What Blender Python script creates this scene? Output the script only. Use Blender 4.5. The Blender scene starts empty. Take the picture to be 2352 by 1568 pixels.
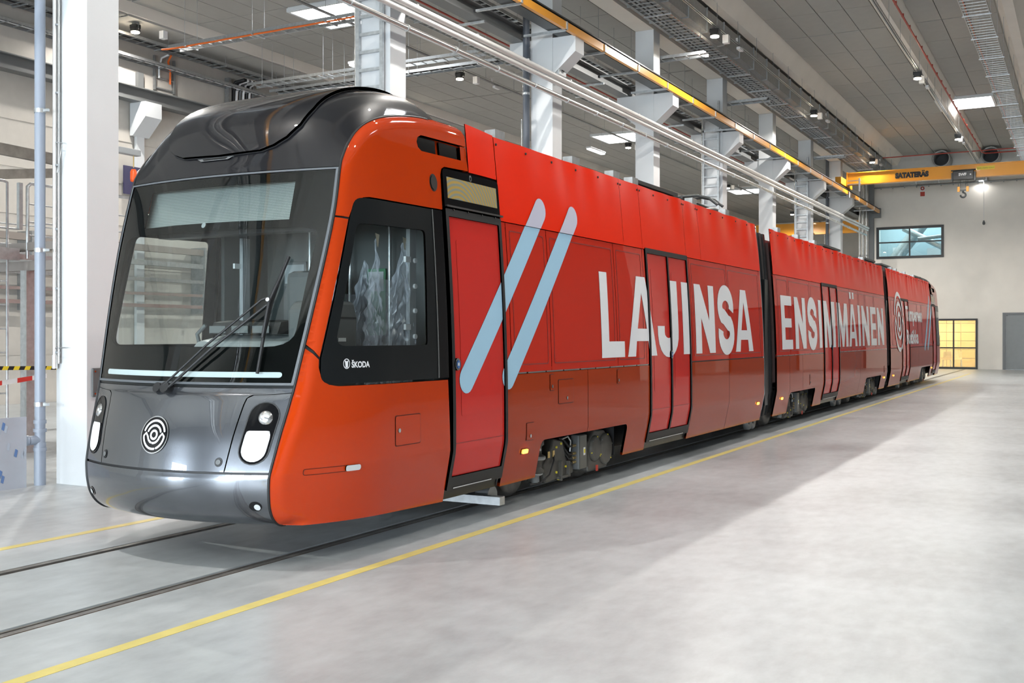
import bpy, math, random
import numpy as np
from mathutils import Vector, Matrix
from mathutils.geometry import delaunay_2d_cdt

random.seed(7)
sc = bpy.context.scene
COL = sc.collection
R = math.radians

# ------------------------------------------------------------------ camera
cam = bpy.data.cameras.new('camera')
cam.sensor_width = 36.0
cam.lens = 36.0 * 2450.0 / 2352.0
cam.shift_y = -14.0 / 2352.0
cam.clip_end = 400
cam_o = bpy.data.objects.new('camera', cam)
cam_o.location = (0, 0, 1.75)
cam_o.rotation_euler = (R(90), 0, R(28.387))
COL.objects.link(cam_o)
sc.camera = cam_o

# ------------------------------------------------------------------ world, exposure
w = bpy.data.worlds.new('world'); sc.world = w; w.use_nodes = True
w.node_tree.nodes['Background'].inputs[0].default_value = (.80, .90, 1.0, 1)
w.node_tree.nodes['Background'].inputs[1].default_value = 1.0
vs = sc.view_settings
vs.view_transform = 'Standard'; vs.look = 'None'; vs.exposure = 0.52; vs.gamma = 1.0
vs.use_curve_mapping = False
sc.cycles.max_bounces = 6
sc.cycles.diffuse_bounces = 3
sc.cycles.glossy_bounces = 3
sc.cycles.transmission_bounces = 6
sc.cycles.transparent_max_bounces = 12
sc.cycles.caustics_reflective = False
sc.cycles.caustics_refractive = False
sc.cycles.sample_clamp_indirect = 4.0
sc.cycles.use_adaptive_sampling = True
sc.cycles.adaptive_threshold = 0.09
sc.cycles.adaptive_min_samples = 20

LAMP_W = 1220.0      # high-bay lamps
GATE_W = 1900.0      # daylight through each glazed gate behind the camera

def area_light(name, loc, rot, sx, sy, power, col):
    l = bpy.data.lights.new(name, 'AREA'); l.shape = 'RECTANGLE'; l.size = sx; l.size_y = sy
    l.energy = power; l.color = col
    o = bpy.data.objects.new(name, l); o.location = loc; o.rotation_euler = rot
    COL.objects.link(o); return o

GATES = [(-21.0, -16.6), (-9.6, -5.2), (-4.2, .2), (1.2, 5.6)]
for g in GATES:
    area_light('gate_daylight', ((g[0]+g[1])/2, -15.93, 2.55), (R(90), 0, 0), g[1]-g[0]-.1, 4.7, GATE_W, (.80, .91, 1.0))

# ------------------------------------------------------------------ materials
MATS = {}
def _n(nt, t, **kw):
    n = nt.nodes.new(t)
    for k, v in kw.items(): setattr(n, k, v)
    return n
def mat(name, col, rough=.5, metal=0.0, spec=.5, coat=0.0, coat_rough=.03, noise=0.0, nscale=5.0, bump=0.0, bscale=40.0, emit=None, estr=0.0, stretch=None, rnoise=0.0):
    if name in MATS: return MATS[name]
    m = bpy.data.materials.new(name); m.use_nodes = True; nt = m.node_tree
    b = nt.nodes['Principled BSDF']
    b.inputs['Base Color'].default_value = (*col, 1); b.inputs['Roughness'].default_value = rough
    b.inputs['Metallic'].default_value = metal; b.inputs['Specular IOR Level'].default_value = spec
    b.inputs['Coat Weight'].default_value = coat; b.inputs['Coat Roughness'].default_value = coat_rough
    if emit:
        b.inputs['Emission Color'].default_value = (*emit, 1); b.inputs['Emission Strength'].default_value = estr
    if noise or bump or rnoise:
        tc = _n(nt, 'ShaderNodeTexCoord'); mp = _n(nt, 'ShaderNodeMapping')
        if stretch: mp.inputs['Scale'].default_value = stretch
        nt.links.new(tc.outputs['Object'], mp.inputs['Vector'])
    if noise:
        tx = _n(nt, 'ShaderNodeTexNoise'); tx.inputs['Scale'].default_value = nscale; tx.inputs['Detail'].default_value = 5
        nt.links.new(mp.outputs[0], tx.inputs['Vector'])
        cr = _n(nt, 'ShaderNodeValToRGB')
        cr.color_ramp.elements[0].position = .3; cr.color_ramp.elements[1].position = .7
        cr.color_ramp.elements[0].color = tuple(max(0, c*(1-noise)) for c in col)+(1,)
        cr.color_ramp.elements[1].color = tuple(min(1, c*(1+noise)) for c in col)+(1,)
        nt.links.new(tx.outputs['Fac'], cr.inputs[0]); nt.links.new(cr.outputs[0], b.inputs['Base Color'])
    if rnoise:
        tr = _n(nt, 'ShaderNodeTexNoise'); tr.inputs['Scale'].default_value = nscale*1.7; tr.inputs['Detail'].default_value = 4
        nt.links.new(mp.outputs[0], tr.inputs['Vector'])
        mr = _n(nt, 'ShaderNodeMapRange')
        mr.inputs['To Min'].default_value = max(0, rough-rnoise); mr.inputs['To Max'].default_value = min(1, rough+rnoise)
        nt.links.new(tr.outputs['Fac'], mr.inputs['Value']); nt.links.new(mr.outputs[0], b.inputs['Roughness'])
    if bump:
        tb = _n(nt, 'ShaderNodeTexNoise'); tb.inputs['Scale'].default_value = bscale; tb.inputs['Detail'].default_value = 4
        nt.links.new(mp.outputs[0], tb.inputs['Vector'])
        bp = _n(nt, 'ShaderNodeBump'); bp.inputs['Strength'].default_value = bump; bp.inputs['Distance'].default_value = .01
        nt.links.new(tb.outputs['Fac'], bp.inputs['Height']); nt.links.new(bp.outputs[0], b.inputs['Normal'])
    MATS[name] = m
    return m
def thin_glass(name, tint, gloss=(1, 1, 1), ior=1.5, rough=0.0):
    m = bpy.data.materials.new(name); m.use_nodes = True; nt = m.node_tree
    nt.nodes.remove(nt.nodes['Principled BSDF']); out = nt.nodes['Material Output']
    tr = _n(nt, 'ShaderNodeBsdfTransparent'); tr.inputs[0].default_value = (*tint, 1)
    gl = _n(nt, 'ShaderNodeBsdfGlossy'); gl.inputs['Color'].default_value = (*gloss, 1); gl.inputs['Roughness'].default_value = rough
    fr = _n(nt, 'ShaderNodeFresnel'); ge = _n(nt, 'ShaderNodeNewGeometry')
    im = _n(nt, 'ShaderNodeMix'); im.data_type = 'FLOAT'; im.inputs[2].default_value = ior; im.inputs[3].default_value = 1/ior
    nt.links.new(ge.outputs['Backfacing'], im.inputs[0]); nt.links.new(im.outputs[0], fr.inputs[0])   # a thin sheet mirrors alike from both sides
    mx = _n(nt, 'ShaderNodeMixShader')
    nt.links.new(fr.outputs[0], mx.inputs[0]); nt.links.new(tr.outputs[0], mx.inputs[1]); nt.links.new(gl.outputs[0], mx.inputs[2])
    nt.links.new(mx.outputs[0], out.inputs['Surface']); MATS[name] = m
    return m
def emitter(name, col, s):
    return mat(name, (.8, .8, .8), emit=col, estr=s)

def floor_material():
    m = bpy.data.materials.new('sealed concrete'); m.use_nodes = True; nt = m.node_tree; b = nt.nodes['Principled BSDF']; L = nt.links.new
    tc = _n(nt, 'ShaderNodeTexCoord')
    def noise(scale, stretch, rot=0, det=6, rgh=.6):
        mp = _n(nt, 'ShaderNodeMapping'); mp.inputs['Scale'].default_value = stretch; mp.inputs['Rotation'].default_value = (0, 0, rot)
        L(tc.outputs['Object'], mp.inputs['Vector'])
        t = _n(nt, 'ShaderNodeTexNoise'); t.inputs['Scale'].default_value = scale; t.inputs['Detail'].default_value = det; t.inputs['Roughness'].default_value = rgh
        L(mp.outputs[0], t.inputs['Vector']); return t
    n1 = noise(.35, (1, 1, 1)); n2 = noise(1.4, (1.0, .35, 1), R(30)); n3 = noise(9, (1, .5, 1), R(-20)); n4 = noise(.9, (.25, 1.2, 1), R(12))
    a = _n(nt, 'ShaderNodeMix'); a.data_type = 'FLOAT'; a.inputs[0].default_value = .5
    L(n1.outputs['Fac'], a.inputs[2]); L(n2.outputs['Fac'], a.inputs[3])
    c = _n(nt, 'ShaderNodeMix'); c.data_type = 'FLOAT'; c.inputs[0].default_value = .35
    L(a.outputs[0], c.inputs[2]); L(n4.outputs['Fac'], c.inputs[3])
    d = _n(nt, 'ShaderNodeMix'); d.data_type = 'FLOAT'; d.inputs[0].default_value = .22
    L(c.outputs[0], d.inputs[2]); L(n3.outputs['Fac'], d.inputs[3])
    cr = _n(nt, 'ShaderNodeValToRGB'); cr.color_ramp.elements.new(.5); e = cr.color_ramp.elements
    for q_, (ps, cl) in zip(e, ((.36, (.31, .325, .335, 1)), (.50, (.465, .49, .50, 1)), (.64, (.60, .63, .645, 1)))): q_.position = ps; q_.color = cl
    L(d.outputs[0], cr.inputs[0])
    L(cr.outputs[0], b.inputs['Base Color'])
    mr = _n(nt, 'ShaderNodeMapRange'); mr.inputs['From Min'].default_value = .35; mr.inputs['From Max'].default_value = .65
    mr.inputs['To Min'].default_value = .29; mr.inputs['To Max'].default_value = .42
    L(c.outputs[0], mr.inputs['Value']); L(mr.outputs[0], b.inputs['Roughness'])
    b.inputs['Specular IOR Level'].default_value = .5
    bp = _n(nt, 'ShaderNodeBump'); bp.inputs['Strength'].default_value = .05; bp.inputs['Distance'].default_value = .01
    L(n3.outputs['Fac'], bp.inputs['Height']); L(bp.outputs[0], b.inputs['Normal'])
    MATS['floor'] = m; return m
M_FLOOR = floor_material()
M_WALL = mat('cream painted wall', (.86, .82, .755), .7, noise=.03, nscale=1.2, bump=.1, bscale=30)
M_WALL_G = mat('cool grey wall', (.58, .57, .54), .7, noise=.03)
M_WALLR = mat('dark grey folding wall', (.17, .165, .16), .7, noise=.05)
M_WALLL = mat('cream sandwich panel', (.56, .53, .48), .7, noise=.03)
M_WHITE = mat('white painted concrete', (.67, .69, .70), .55, noise=.02, nscale=2, bump=.08, bscale=60)
M_SLAB = mat('cream slab soffit', (.78, .73, .66), .8, noise=.04, nscale=1)
M_PANEL = mat('grey acoustic ceiling board', (.37, .36, .335), .9, noise=.03, nscale=3, bump=.15, bscale=120)
M_GALV = mat('galvanised steel', (.55, .57, .58), .38, .85, noise=.12, nscale=14, rnoise=.1)
M_GALV2 = mat('dull galvanised steel', (.36, .37, .37), .45, .7, noise=.12, nscale=14)
M_DSTEEL = mat('dark painted steel', (.045, .048, .048), .4, .2)
M_GSTEEL = mat('grey painted steel', (.16, .165, .165), .45, .1)
M_YELLOW = mat('crane yellow paint', (.82, .34, .015), .35, coat=.3)
M_REDPIPE = mat('red pipe paint', (.42, .05, .03), .45)
M_ORANGE = mat('orange cable', (.85, .16, .02), .5)
M_PVC = mat('grey plastic pipe', (.30, .34, .41), .35)
M_WHITEPIPE = mat('white lacquered pipe', (.78, .77, .75), .22, .35)
M_PIPE = mat('zinc pipe', (.62, .62, .61), .25, .9)
M_LAMPHOUSE = mat('black lamp housing', (.02, .02, .02), .4)
M_LAMPLENS = emitter('lamp lens', (1.0, .86, .66), 120.0)
M_SKY = emitter('skylight diffuser', (.95, .98, 1.0), 9.0)
M_TUBE = emitter('tube lamp', (.9, .96, 1.0), 6.0)
M_BLACK = mat('black rubber', (.012, .012, .013), .5)
M_BLACKG = mat('black gloss panel', (.006, .006, .007), .06, spec=.4)
M_BLACKS = mat('black satin glass border', (.008, .010, .011), .3, spec=.25, coat=.15, coat_rough=.1)
M_CAB = mat('orange red cab paint', (.54, .044, .003), .35, spec=.0, coat=1.0, coat_rough=.015)
M_FILM = mat('bright red film', (.88, .024, .002), .28, spec=.10)
M_BAND = mat('red film over glass', (.58, .030, .014), .3, spec=0.0, coat=.7, coat_rough=.010)
M_SKIRT = mat('glossy red skirt paint', (.38, .040, .005), .3, spec=0.0, coat=.8, coat_rough=.008)  # same paint as the cab, its browner look from reflections put into colour
M_DOOR = mat('red door leaf', (.64, .034, .026), .35, spec=.0, coat=.8, coat_rough=.03)
M_MASK = mat('graphite metallic paint', (.115, .122, .135), .24, .75, coat=1.0, coat_rough=.012)
M_ROOFCAP = mat('dark graphite paint', (.009, .009, .011), .35, 0, spec=.1, coat=.8, coat_rough=.010)
M_FRIT = mat('black frit', (.004, .0045, .0045), .9, spec=0)
M_LETTER = mat('white film lettering', (.88, .88, .90), .3, spec=0, coat=.6, coat_rough=.03)
M_STRIPE = mat('light blue film', (.42, .66, .84), .3, spec=0, coat=.6, coat_rough=.03)
M_STRIPE2 = mat('lavender film', (.60, .59, .72), .4)
M_CHROME = mat('bright metal', (.75, .76, .78), .15, 1.0)
M_WHITEP = mat('white plastic', (.8, .8, .8), .35)
M_GREYP = mat('grey plastic', (.12, .125, .125), .45)
M_LGREYP = mat('light grey plastic', (.34, .36, .37), .4)
M_FRAMEM = mat('bogie grey paint', (.085, .08, .07), .5, noise=.15, nscale=9)
M_BRASS = mat('brass', (.7, .5, .2), .3, 1.0)
M_BOLT = mat('yellow paint mark', (.75, .62, .05), .5)
M_AMBER = mat('amber lamp', (.9, .25, .02), .25, emit=(1.0, .30, .03), estr=6.0)
M_LENS = mat('clear lamp lens', (.75, .78, .80), .06, .35, coat=1.0)
M_HEAD = mat('head lamp diffuser', (.92, .94, .96), .12, coat=1.0)
M_GLASS = thin_glass('windscreen glass', (.78, .84, .83))
M_GLASS2 = thin_glass('window glass', (.86, .91, .91))
M_FILMP = mat('clear plastic film', (.62, .66, .74), .18, spec=.9); M_FILMP.node_tree.nodes['Principled BSDF'].inputs['Alpha'].default_value = .30
M_LINE = mat('yellow floor paint', (.74, .62, .20), .45, noise=.08, nscale=6)
M_RAIL = mat('rolled rail steel', (.30, .28, .26), .45, .6, noise=.25, nscale=8)
M_RUST = mat('rusty rail edge', (.10, .055, .03), .7, noise=.4, nscale=12)
M_ASPH = mat('joint mastic', (.05, .05, .05), .8)
M_DOORG = mat('grey lacquered door', (.19, .20, .20), .3, noise=.03)
M_DFRAME = mat('dark door frame', (.025, .025, .025), .4)
M_WOOD = mat('light birch panel', (.72, .50, .26), .5, noise=.06, nscale=3)
M_BIRCH = mat('birch plywood', (.70, .52, .30), .5)
M_NAVY = mat('navy sign', (.02, .018, .08), .4)
M_REDSIGN = mat('red sign', (.45, .04, .02), .5)
M_GREEN = mat('green cloth', (.05, .17, .09), .8)
M_TAPEY = mat('yellow barrier tape', (.8, .6, .03), .5)
M_TAPER = mat('red barrier tape', (.65, .04, .03), .5)
M_FILMBLUE = mat('film covered sheet', (.52, .57, .64), .35, .3, noise=.05, nscale=4)
M_BLUEPRINT = mat('blue print', (.12, .22, .45), .5)
M_REDEDGE = mat('darker red film edge', (.30, .015, .010), .35, coat=.5)
M_REDJOINT = mat('dark red joint', (.10, .008, .002), .5)
M_PRIMER = mat('brown primer steel', (.27, .235, .21), .6)

def led_material():
    m = bpy.data.materials.new('dot matrix board'); m.use_nodes = True; nt = m.node_tree; b = nt.nodes['Principled BSDF']; L = nt.links.new
    tc = _n(nt, 'ShaderNodeTexCoord'); mp = _n(nt, 'ShaderNodeMapping'); mp.inputs['Scale'].default_value = (1, 1, 1)
    L(tc.outputs['Object'], mp.inputs[0])
    sx = _n(nt, 'ShaderNodeSeparateXYZ'); L(mp.outputs[0], sx.inputs[0])
    def frac(o):
        a = _n(nt, 'ShaderNodeMath', operation='MULTIPLY'); a.inputs[1].default_value = 1/.0135; L(o, a.inputs[0])
        f = _n(nt, 'ShaderNodeMath', operation='FRACT'); L(a.outputs[0], f.inputs[0])
        s = _n(nt, 'ShaderNodeMath', operation='SUBTRACT'); s.inputs[1].default_value = .5; L(f.outputs[0], s.inputs[0])
        q = _n(nt, 'ShaderNodeMath', operation='POWER'); q.inputs[1].default_value = 2; L(s.outputs[0], q.inputs[0]); return q.outputs[0]
    ad = _n(nt, 'ShaderNodeMath', operation='ADD'); L(frac(sx.outputs['X']), ad.inputs[0]); L(frac(sx.outputs['Z']), ad.inputs[1])
    lt = _n(nt, 'ShaderNodeMath', operation='LESS_THAN'); lt.inputs[1].default_value = .07; L(ad.outputs[0], lt.inputs[0])
    mx = _n(nt, 'ShaderNodeMix'); mx.data_type = 'RGBA'; L(lt.outputs[0], mx.inputs[0])
    mx.inputs[6].default_value = (.14, .155, .15, 1); mx.inputs[7].default_value = (.55, .58, .56, 1)
    L(mx.outputs[2], b.inputs['Base Color']); b.inputs['Roughness'].default_value = .5
    return m
M_LED = led_material()
def led2_material():
    m = bpy.data.materials.new('amber dot matrix'); m.use_nodes = True; nt = m.node_tree; b = nt.nodes['Principled BSDF']; L = nt.links.new
    tc = _n(nt, 'ShaderNodeTexCoord')
    wv = _n(nt, 'ShaderNodeTexWave', wave_type='RINGS', rings_direction='SPHERICAL'); wv.inputs['Scale'].default_value = 7.0; wv.inputs['Distortion'].default_value = .6
    mp = _n(nt, 'ShaderNodeMapping'); mp.inputs['Location'].default_value = (0, .27, .22); L(tc.outputs['Object'], mp.inputs[0]); L(mp.outputs[0], wv.inputs['Vector'])
    mx = _n(nt, 'ShaderNodeMix'); mx.data_type = 'RGBA'; L(wv.outputs['Fac'], mx.inputs[0])
    mx.inputs[6].default_value = (.22, .26, .23, 1); mx.inputs[7].default_value = (.50, .30, .03, 1)
    L(mx.outputs[2], b.inputs['Base Color']); b.inputs['Roughness'].default_value = .4; b.inputs['Coat Weight'].default_value = .6
    return m
M_LED2 = led2_material()

# ------------------------------------------------------------------ object helpers
WL = {}
def _link(o, parent, loc):
    COL.objects.link(o)
    loc = Vector(loc)
    if parent is not None:
        o.parent = parent; o.location = loc - WL[parent.name]
    else:
        o.location = loc
    WL[o.name] = loc
    return o
def tag(o, label=None, cat=None, group=None, kind=None):
    if label: o['label'] = label
    if cat: o['category'] = cat
    if group: o['group'] = group
    if kind: o['kind'] = kind
    return o
def thing(name, label, cat, loc, group=None):
    o = bpy.data.objects.new(name, None); o.empty_display_size = .2
    _link(o, None, loc); return tag(o, label, cat, group)
def mobj(name, me, m, parent=None, loc=(0, 0, 0)):
    if m is not None and not me.materials: me.materials.append(m)
    o = bpy.data.objects.new(name, me); return _link(o, parent, loc)

class MB:
    def __init__(s): s.v = []; s.f = []; s.sm = []
    def add(s, vs, fs, smooth=False):
        k = len(s.v); s.v += [tuple(v) for v in vs]
        for f in fs: s.f.append(tuple(i+k for i in f)); s.sm.append(smooth)
        return s
    def box(s, x0, x1, y0, y1, z0, z1):
        return s.add([(x0,y0,z0),(x1,y0,z0),(x1,y1,z0),(x0,y1,z0),(x0,y0,z1),(x1,y0,z1),(x1,y1,z1),(x0,y1,z1)],
                     [(0,3,2,1),(4,5,6,7),(0,1,5,4),(1,2,6,5),(2,3,7,6),(3,0,4,7)])
    def cyl(s, p0, p1, r, n=12, r2=None, caps=True):
        p0 = Vector(p0); p1 = Vector(p1); d = (p1-p0).normalized(); r2 = r if r2 is None else r2
        a = d.orthogonal().normalized(); b = d.cross(a)
        vs = []
        for p, rr in ((p0, r), (p1, r2)):
            for i in range(n):
                t = 2*math.pi*i/n; vs.append(p + a*math.cos(t)*rr + b*math.sin(t)*rr)
        fs = [(i, (i+1) % n, n+(i+1) % n, n+i) for i in range(n)]
        s.add(vs, fs, True)
        if caps:
            s.add(vs[:n], [tuple(reversed(range(n)))]); s.add(vs[n:], [tuple(range(n))])
        return s
    def tube(s, pts, r, n=8, caps=True):
        pts = [Vector(p) for p in pts]; m = len(pts); prev = None; vs = []
        for i, p in enumerate(pts):
            d = ((pts[min(i+1, m-1)]-p).normalized() + (p-pts[max(i-1, 0)]).normalized())
            d = d.normalized() if d.length > 1e-6 else Vector((0, 0, 1))
            a = d.orthogonal().normalized() if prev is None else (prev - d*prev.dot(d)).normalized()
            prev = a; b = d.cross(a)
            for k in range(n):
                t = 2*math.pi*k/n; vs.append(p + a*math.cos(t)*r + b*math.sin(t)*r)
        fs = [(i*n+k, i*n+(k+1) % n, (i+1)*n+(k+1) % n, (i+1)*n+k) for i in range(m-1) for k in range(n)]
        s.add(vs, fs, True)
        if caps:
            s.add(vs[:n], [tuple(reversed(range(n)))]); s.add(vs[-n:], [tuple(range(n))])
        return s
    def prism(s, poly, d0, d1, axis):
        """extrude a 2D polygon along an axis: 'x' -> (y,z), 'y' -> (x,z), 'z' -> (x,y)"""
        def mk(p, d):
            return {'x': (d, p[0], p[1]), 'y': (p[0], d, p[1]), 'z': (p[0], p[1], d)}[axis]
        n = len(poly); vs = [mk(p, d0) for p in poly] + [mk(p, d1) for p in poly]
        fs = [tuple(range(n)), tuple(reversed(range(n, 2*n)))] + [(i, n+i, n+(i+1) % n, (i+1) % n) for i in range(n)]
        return s.add(vs, fs)
    def lathe(s, prof, centre, axis, n=24):
        """profile of (radius, height) turned about an axis direction through centre"""
        c = Vector(centre); d = Vector(axis).normalized(); a = d.orthogonal().normalized(); b = d.cross(a)
        vs = []
        for r, h in prof:
            for i in range(n):
                t = 2*math.pi*i/n; vs.append(c + d*h + a*math.cos(t)*r + b*math.sin(t)*r)
        fs = [(j*n+i, j*n+(i+1) % n, (j+1)*n+(i+1) % n, (j+1)*n+i) for j in range(len(prof)-1) for i in range(n)]
        return s.add(vs, fs, True)
    def mesh(s, name='mesh'):
        me = bpy.data.meshes.new(name); me.from_pydata(s.v, [], s.f)
        me.polygons.foreach_set('use_smooth', s.sm); me.update(); return me
    def build(s, name, m, parent=None, loc=None, bevel=0):
        """vertices are world coordinates; origin goes to loc (default: centre of the base)"""
        a = np.array(s.v)
        if loc is None: loc = ((a[:,0].min()+a[:,0].max())/2, (a[:,1].min()+a[:,1].max())/2, a[:,2].min())
        l = Vector(loc); s.v = [tuple(Vector(v)-l) for v in s.v]
        o = mobj(name, s.mesh(name), m, parent, l)
        if bevel:
            md = o.modifiers.new('bevel', 'BEVEL'); md.width = bevel; md.segments = 2; md.limit_method = 'ANGLE'
        return o
CACHE = {}
def shared(name, key, fn, m, parent, loc):
    k = (name, key, m.name)
    if k not in CACHE:
        b = MB(); fn(b); me = b.mesh(name); me.materials.append(m); CACHE[k] = me
    return mobj(name, CACHE[k], None, parent, loc)
def sbox(name, sx, sy, sz, m, parent, loc):
    return shared(name, ('box', round(sx, 4), round(sy, 4), round(sz, 4)), lambda b: b.box(-sx/2, sx/2, -sy/2, sy/2, -sz/2, sz/2), m, parent, loc)
def structure(o): o['kind'] = 'structure'; return o
def box(name, x0, x1, y0, y1, z0, z1, m, parent=None, bevel=0):
    return MB().box(x0, x1, y0, y1, z0, z1).build(name, m, parent, bevel=bevel)
def text_mesh(body, size, extr=0.0, bold=0.0):
    c = bpy.data.curves.new('text', 'FONT'); c.body = body; c.size = size; c.extrude = extr; c.offset = bold; c.resolution_u = 4
    o = bpy.data.objects.new('text', c); COL.objects.link(o); bpy.context.view_layer.update()
    me = bpy.data.meshes.new_from_object(o.evaluated_get(bpy.context.evaluated_depsgraph_get()))
    bpy.data.objects.remove(o); bpy.data.curves.remove(c); return me

# ================================================================== THE HALL
XC = -6.32                      # centre line of the track
RAIL = .7175
YW = 59.9                       # end wall of the right-hand bay
YL = 84.0                       # end of the left-hand bay
XL, XR, YB = -24.1, 9.0, -16.0
ZC, ZL = 11.05, 10.65           # slab soffits

# ---- floor, with slots for the two grooved rails and one sawn joint
def build_floor():
    b = MB()
    xs = [XL-.4, XC-RAIL-.075, XC-RAIL+.075, XC+RAIL-.075, XC+RAIL+.075, XR+.4]
    for (x0, x1) in ((xs[0], xs[1]), (xs[2], xs[3]), (xs[4], xs[5])):
        for (y0, y1) in ((YB-.4, 22.19), (22.2, YL+.4)):
            b.box(x0, x1, y0, y1, -.25, 0)
    for (x0, x1) in ((xs[1], xs[2]), (xs[3], xs[4])): b.box(x0, x1, YB-.4, YL+.4, -.25, -.06)
    structure(b.build('floor', M_FLOOR))
build_floor()
for s, lab in ((1, 'grooved steel rail beside the yellow line under the tram'), (-1, 'grooved steel rail on the side of the white columns')):
    t = thing('track_rail', lab, 'rail', (XC+s*RAIL, 20, -.06))
    def strip(name, a0, a1, z1, m):
        lo, hi = sorted((XC+s*(RAIL+a0), XC+s*(RAIL+a1))); box(name, lo, hi, YB, 57.5, -.06, z1, m, t)
    strip('rail_head', 0, .055, -.001, M_RAIL)
    strip('groove', -.042, 0, -.045, M_RUST)
    strip('rail_lip', -.06, -.042, -.006, M_RAIL)
    strip('joint_filler', .055, .075, -.004, M_RUST)
    strip('joint_filler', -.075, -.06, -.012, M_ASPH)
for x, y1, lab in ((-4.765, 53.0, 'yellow painted floor line in the open beside the tram doors'), (-7.83, 53.0, 'yellow painted floor line between tram and white columns')):
    tag(box('floor_line', x-.05, x+.05, YB, y1, .0005, .002, M_LINE), lab, 'floor line')

# ---- walls
def wall_boxes(name, boxes, m):
    b = MB()
    for q in boxes: b.box(*q)
    return structure(b.build(name, m))
WZ = 11.4
# end wall with an upper window, a glazed door and a grey door
WIN = (-10.05, -6.66, 5.85, 7.55); GD = (-9.3, -5.03, 0, 2.62); DR = (-3.86, -1.6, 0, 2.91)
wall_boxes('wall_far', [(-10.9, WIN[0], YW, YW+.3, GD[3], WZ), (WIN[0], WIN[1], YW, YW+.3, GD[3], WIN[2]), (WIN[0], WIN[1], YW, YW+.3, WIN[3], WZ),
    (WIN[1], GD[1], YW, YW+.3, GD[3], WZ), (-10.9, GD[0], YW, YW+.3, 0, GD[3]),
    (GD[1], DR[0], YW, YW+.3, 0, WZ), (DR[0], DR[1], YW, YW+.3, DR[3], WZ), (DR[1], XR, YW, YW+.3, 0, WZ)], M_WALL)
wall_boxes('wall_right', [(XR, XR+.3, YB, 48, 0, WZ)], M_WALLR)
wall_boxes('wall_right_end', [(XR, XR+.3, 48, YW+.3, 0, WZ)], M_WALL)
wall_boxes('wall_back', [(XL, XR+.3, YB-.3, YB, 5.0, WZ)] +
    [(a, b, YB-.3, YB, 0, 5.0) for a, b in zip([XL]+[g[1] for g in GATES], [g[0] for g in GATES]+[XR+.3])], M_WALLR)
wall_boxes('wall_left', [(XL-.3, XL, YB-.3, YL+.3, 0, WZ)] + [(XL, XL+.02, YB, YL, z, z+.02) for z in (1.25, 2.45, 3.65, 4.85, 6.05, 7.25)], M_WALLL)
wall_boxes('wall_bay_end', [(XL, -10.5, YL, YL+.3, 0, WZ)], M_WALL)
wall_boxes('wall_bay_side', [(-10.8, -10.5, YW+.3, YL, 0, WZ)], M_WALL)

# frames of the gates behind the camera and of the side windows (seen in the reflections)
for i, g in enumerate(GATES):
    t = thing('glazed_gate', 'glazed folding gate behind the photographer, gate %s of the end wall' % ('one', 'two', 'three', 'four')[i], 'gate', ((g[0]+g[1])/2, YB, 0), 'glazed gates')
    t['label'] = 'tall glazed folding depot gate with dark bars and daylight behind'
    n = 4
    for k in range(n+1):
        x = g[0]+(g[1]-g[0])*k/n; box('gate_stile', x-.07, x+.07, YB+.09, YB+.17, 0, 5.0, M_GSTEEL, t)
    for z in (0, .9, 2.3, 3.7, 4.85): box('gate_rail', g[0], g[1], YB+.1, YB+.16, z, z+.15, M_GSTEEL, t)

# ---- ceiling: slabs, downstand beam, cream ribs, grey boards
SKY = [(-5.3, -3.2, 44.5, 46.7), (-5.3, -3.2, 14.5, 16.7), (1.5, 3.6, 14.5, 16.7), (1.5, 3.6, 44.5, 46.7)]  # only the first is in view, the rest are unseen and added for light
SKL = [(-19.3, -17.2, 42.9, 45.0), (-19.1, -17.05, 22.5, 24.4), (-19.3, -17.2, 62.9, 65.0)]
ceiling = structure(MB().box(-10.3, XR+.3, YB-.3, YW+.3, ZC, ZC+.3).box(XL-.3, -10.7, YB-.3, YL+.3, ZL, ZL+.5).build('ceiling', M_SLAB))
structure(MB().box(-10.74, -10.22, YB, YW, 9.93, ZC+.2).build('trim_1', M_SLAB))          # white beam over the columns
structure(MB().box(XL, -22.4, YB, YL, 10.3, ZL).build('trim_2', M_SLAB))                  # bulkhead along the left wall
structure(MB().box(-10.22, XR, YW-1.9, YW, 10.35, ZC).build('trim_3', M_WALL_G))           # downstand at the end wall
RIBS = [-8.81, -4.93, -1.88, 1.3, 4.4, 7.4]
for i, x in enumerate(RIBS):
    structure(MB().prism([(x-.4, ZC), (x-.13, ZC-.5), (x+.13, ZC-.5), (x+.4, ZC)], YB, YW-1.9, 'y').build('trim_%d' % (4+i), M_SLAB))
boards = []
def board_rows(xa, xb, wid, z, ya, yb, skips):
    n = max(1, int((xb-xa)/wid+.01)); wd = (xb-xa)/n
    y = ya
    while y < yb-.5:
        y2 = min(y+2.34, yb)
        for k in range(n):
            x0 = xa+k*wd; x1 = x0+wd; cx = (x0+x1)/2; cy = (y+y2)/2
            if any(s[0]-.1 < cx < s[1]+.1 and s[2]-.1 < cy < s[3]+.1 for s in skips): continue
            boards.append((cx, cy, z, wd-.022, y2-y-.022))
        y = y2 + (.06 if abs((y2-ya) % 14.04) < .1 else 0)
for a, b in zip(RIBS[:-1], RIBS[1:]): board_rows(a+.41, b-.41, .65, ZC-.03, 5.3, YW-2.0, SKY)
board_rows(-22.35, -10.8, .82, ZL-.03, 6.0, YL, SKL)
board_rows(-24.0, -22.45, .8, 10.27, 6.0, 60, [])
def _scr(q):
    th = R(28.387); X, Y, Z = q[:3]
    zc = -X*math.sin(th)+Y*math.cos(th); xc = X*math.cos(th)+Y*math.sin(th)
    if zc < 1: return -1
    u = 1176+2450*xc/zc; v = 770-2450*(Z-1.75)/zc
    if not (-80 < u < 2430 and v > -90): return -1
    return q[3]*q[4]*abs(Z-1.75)/zc**3
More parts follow.
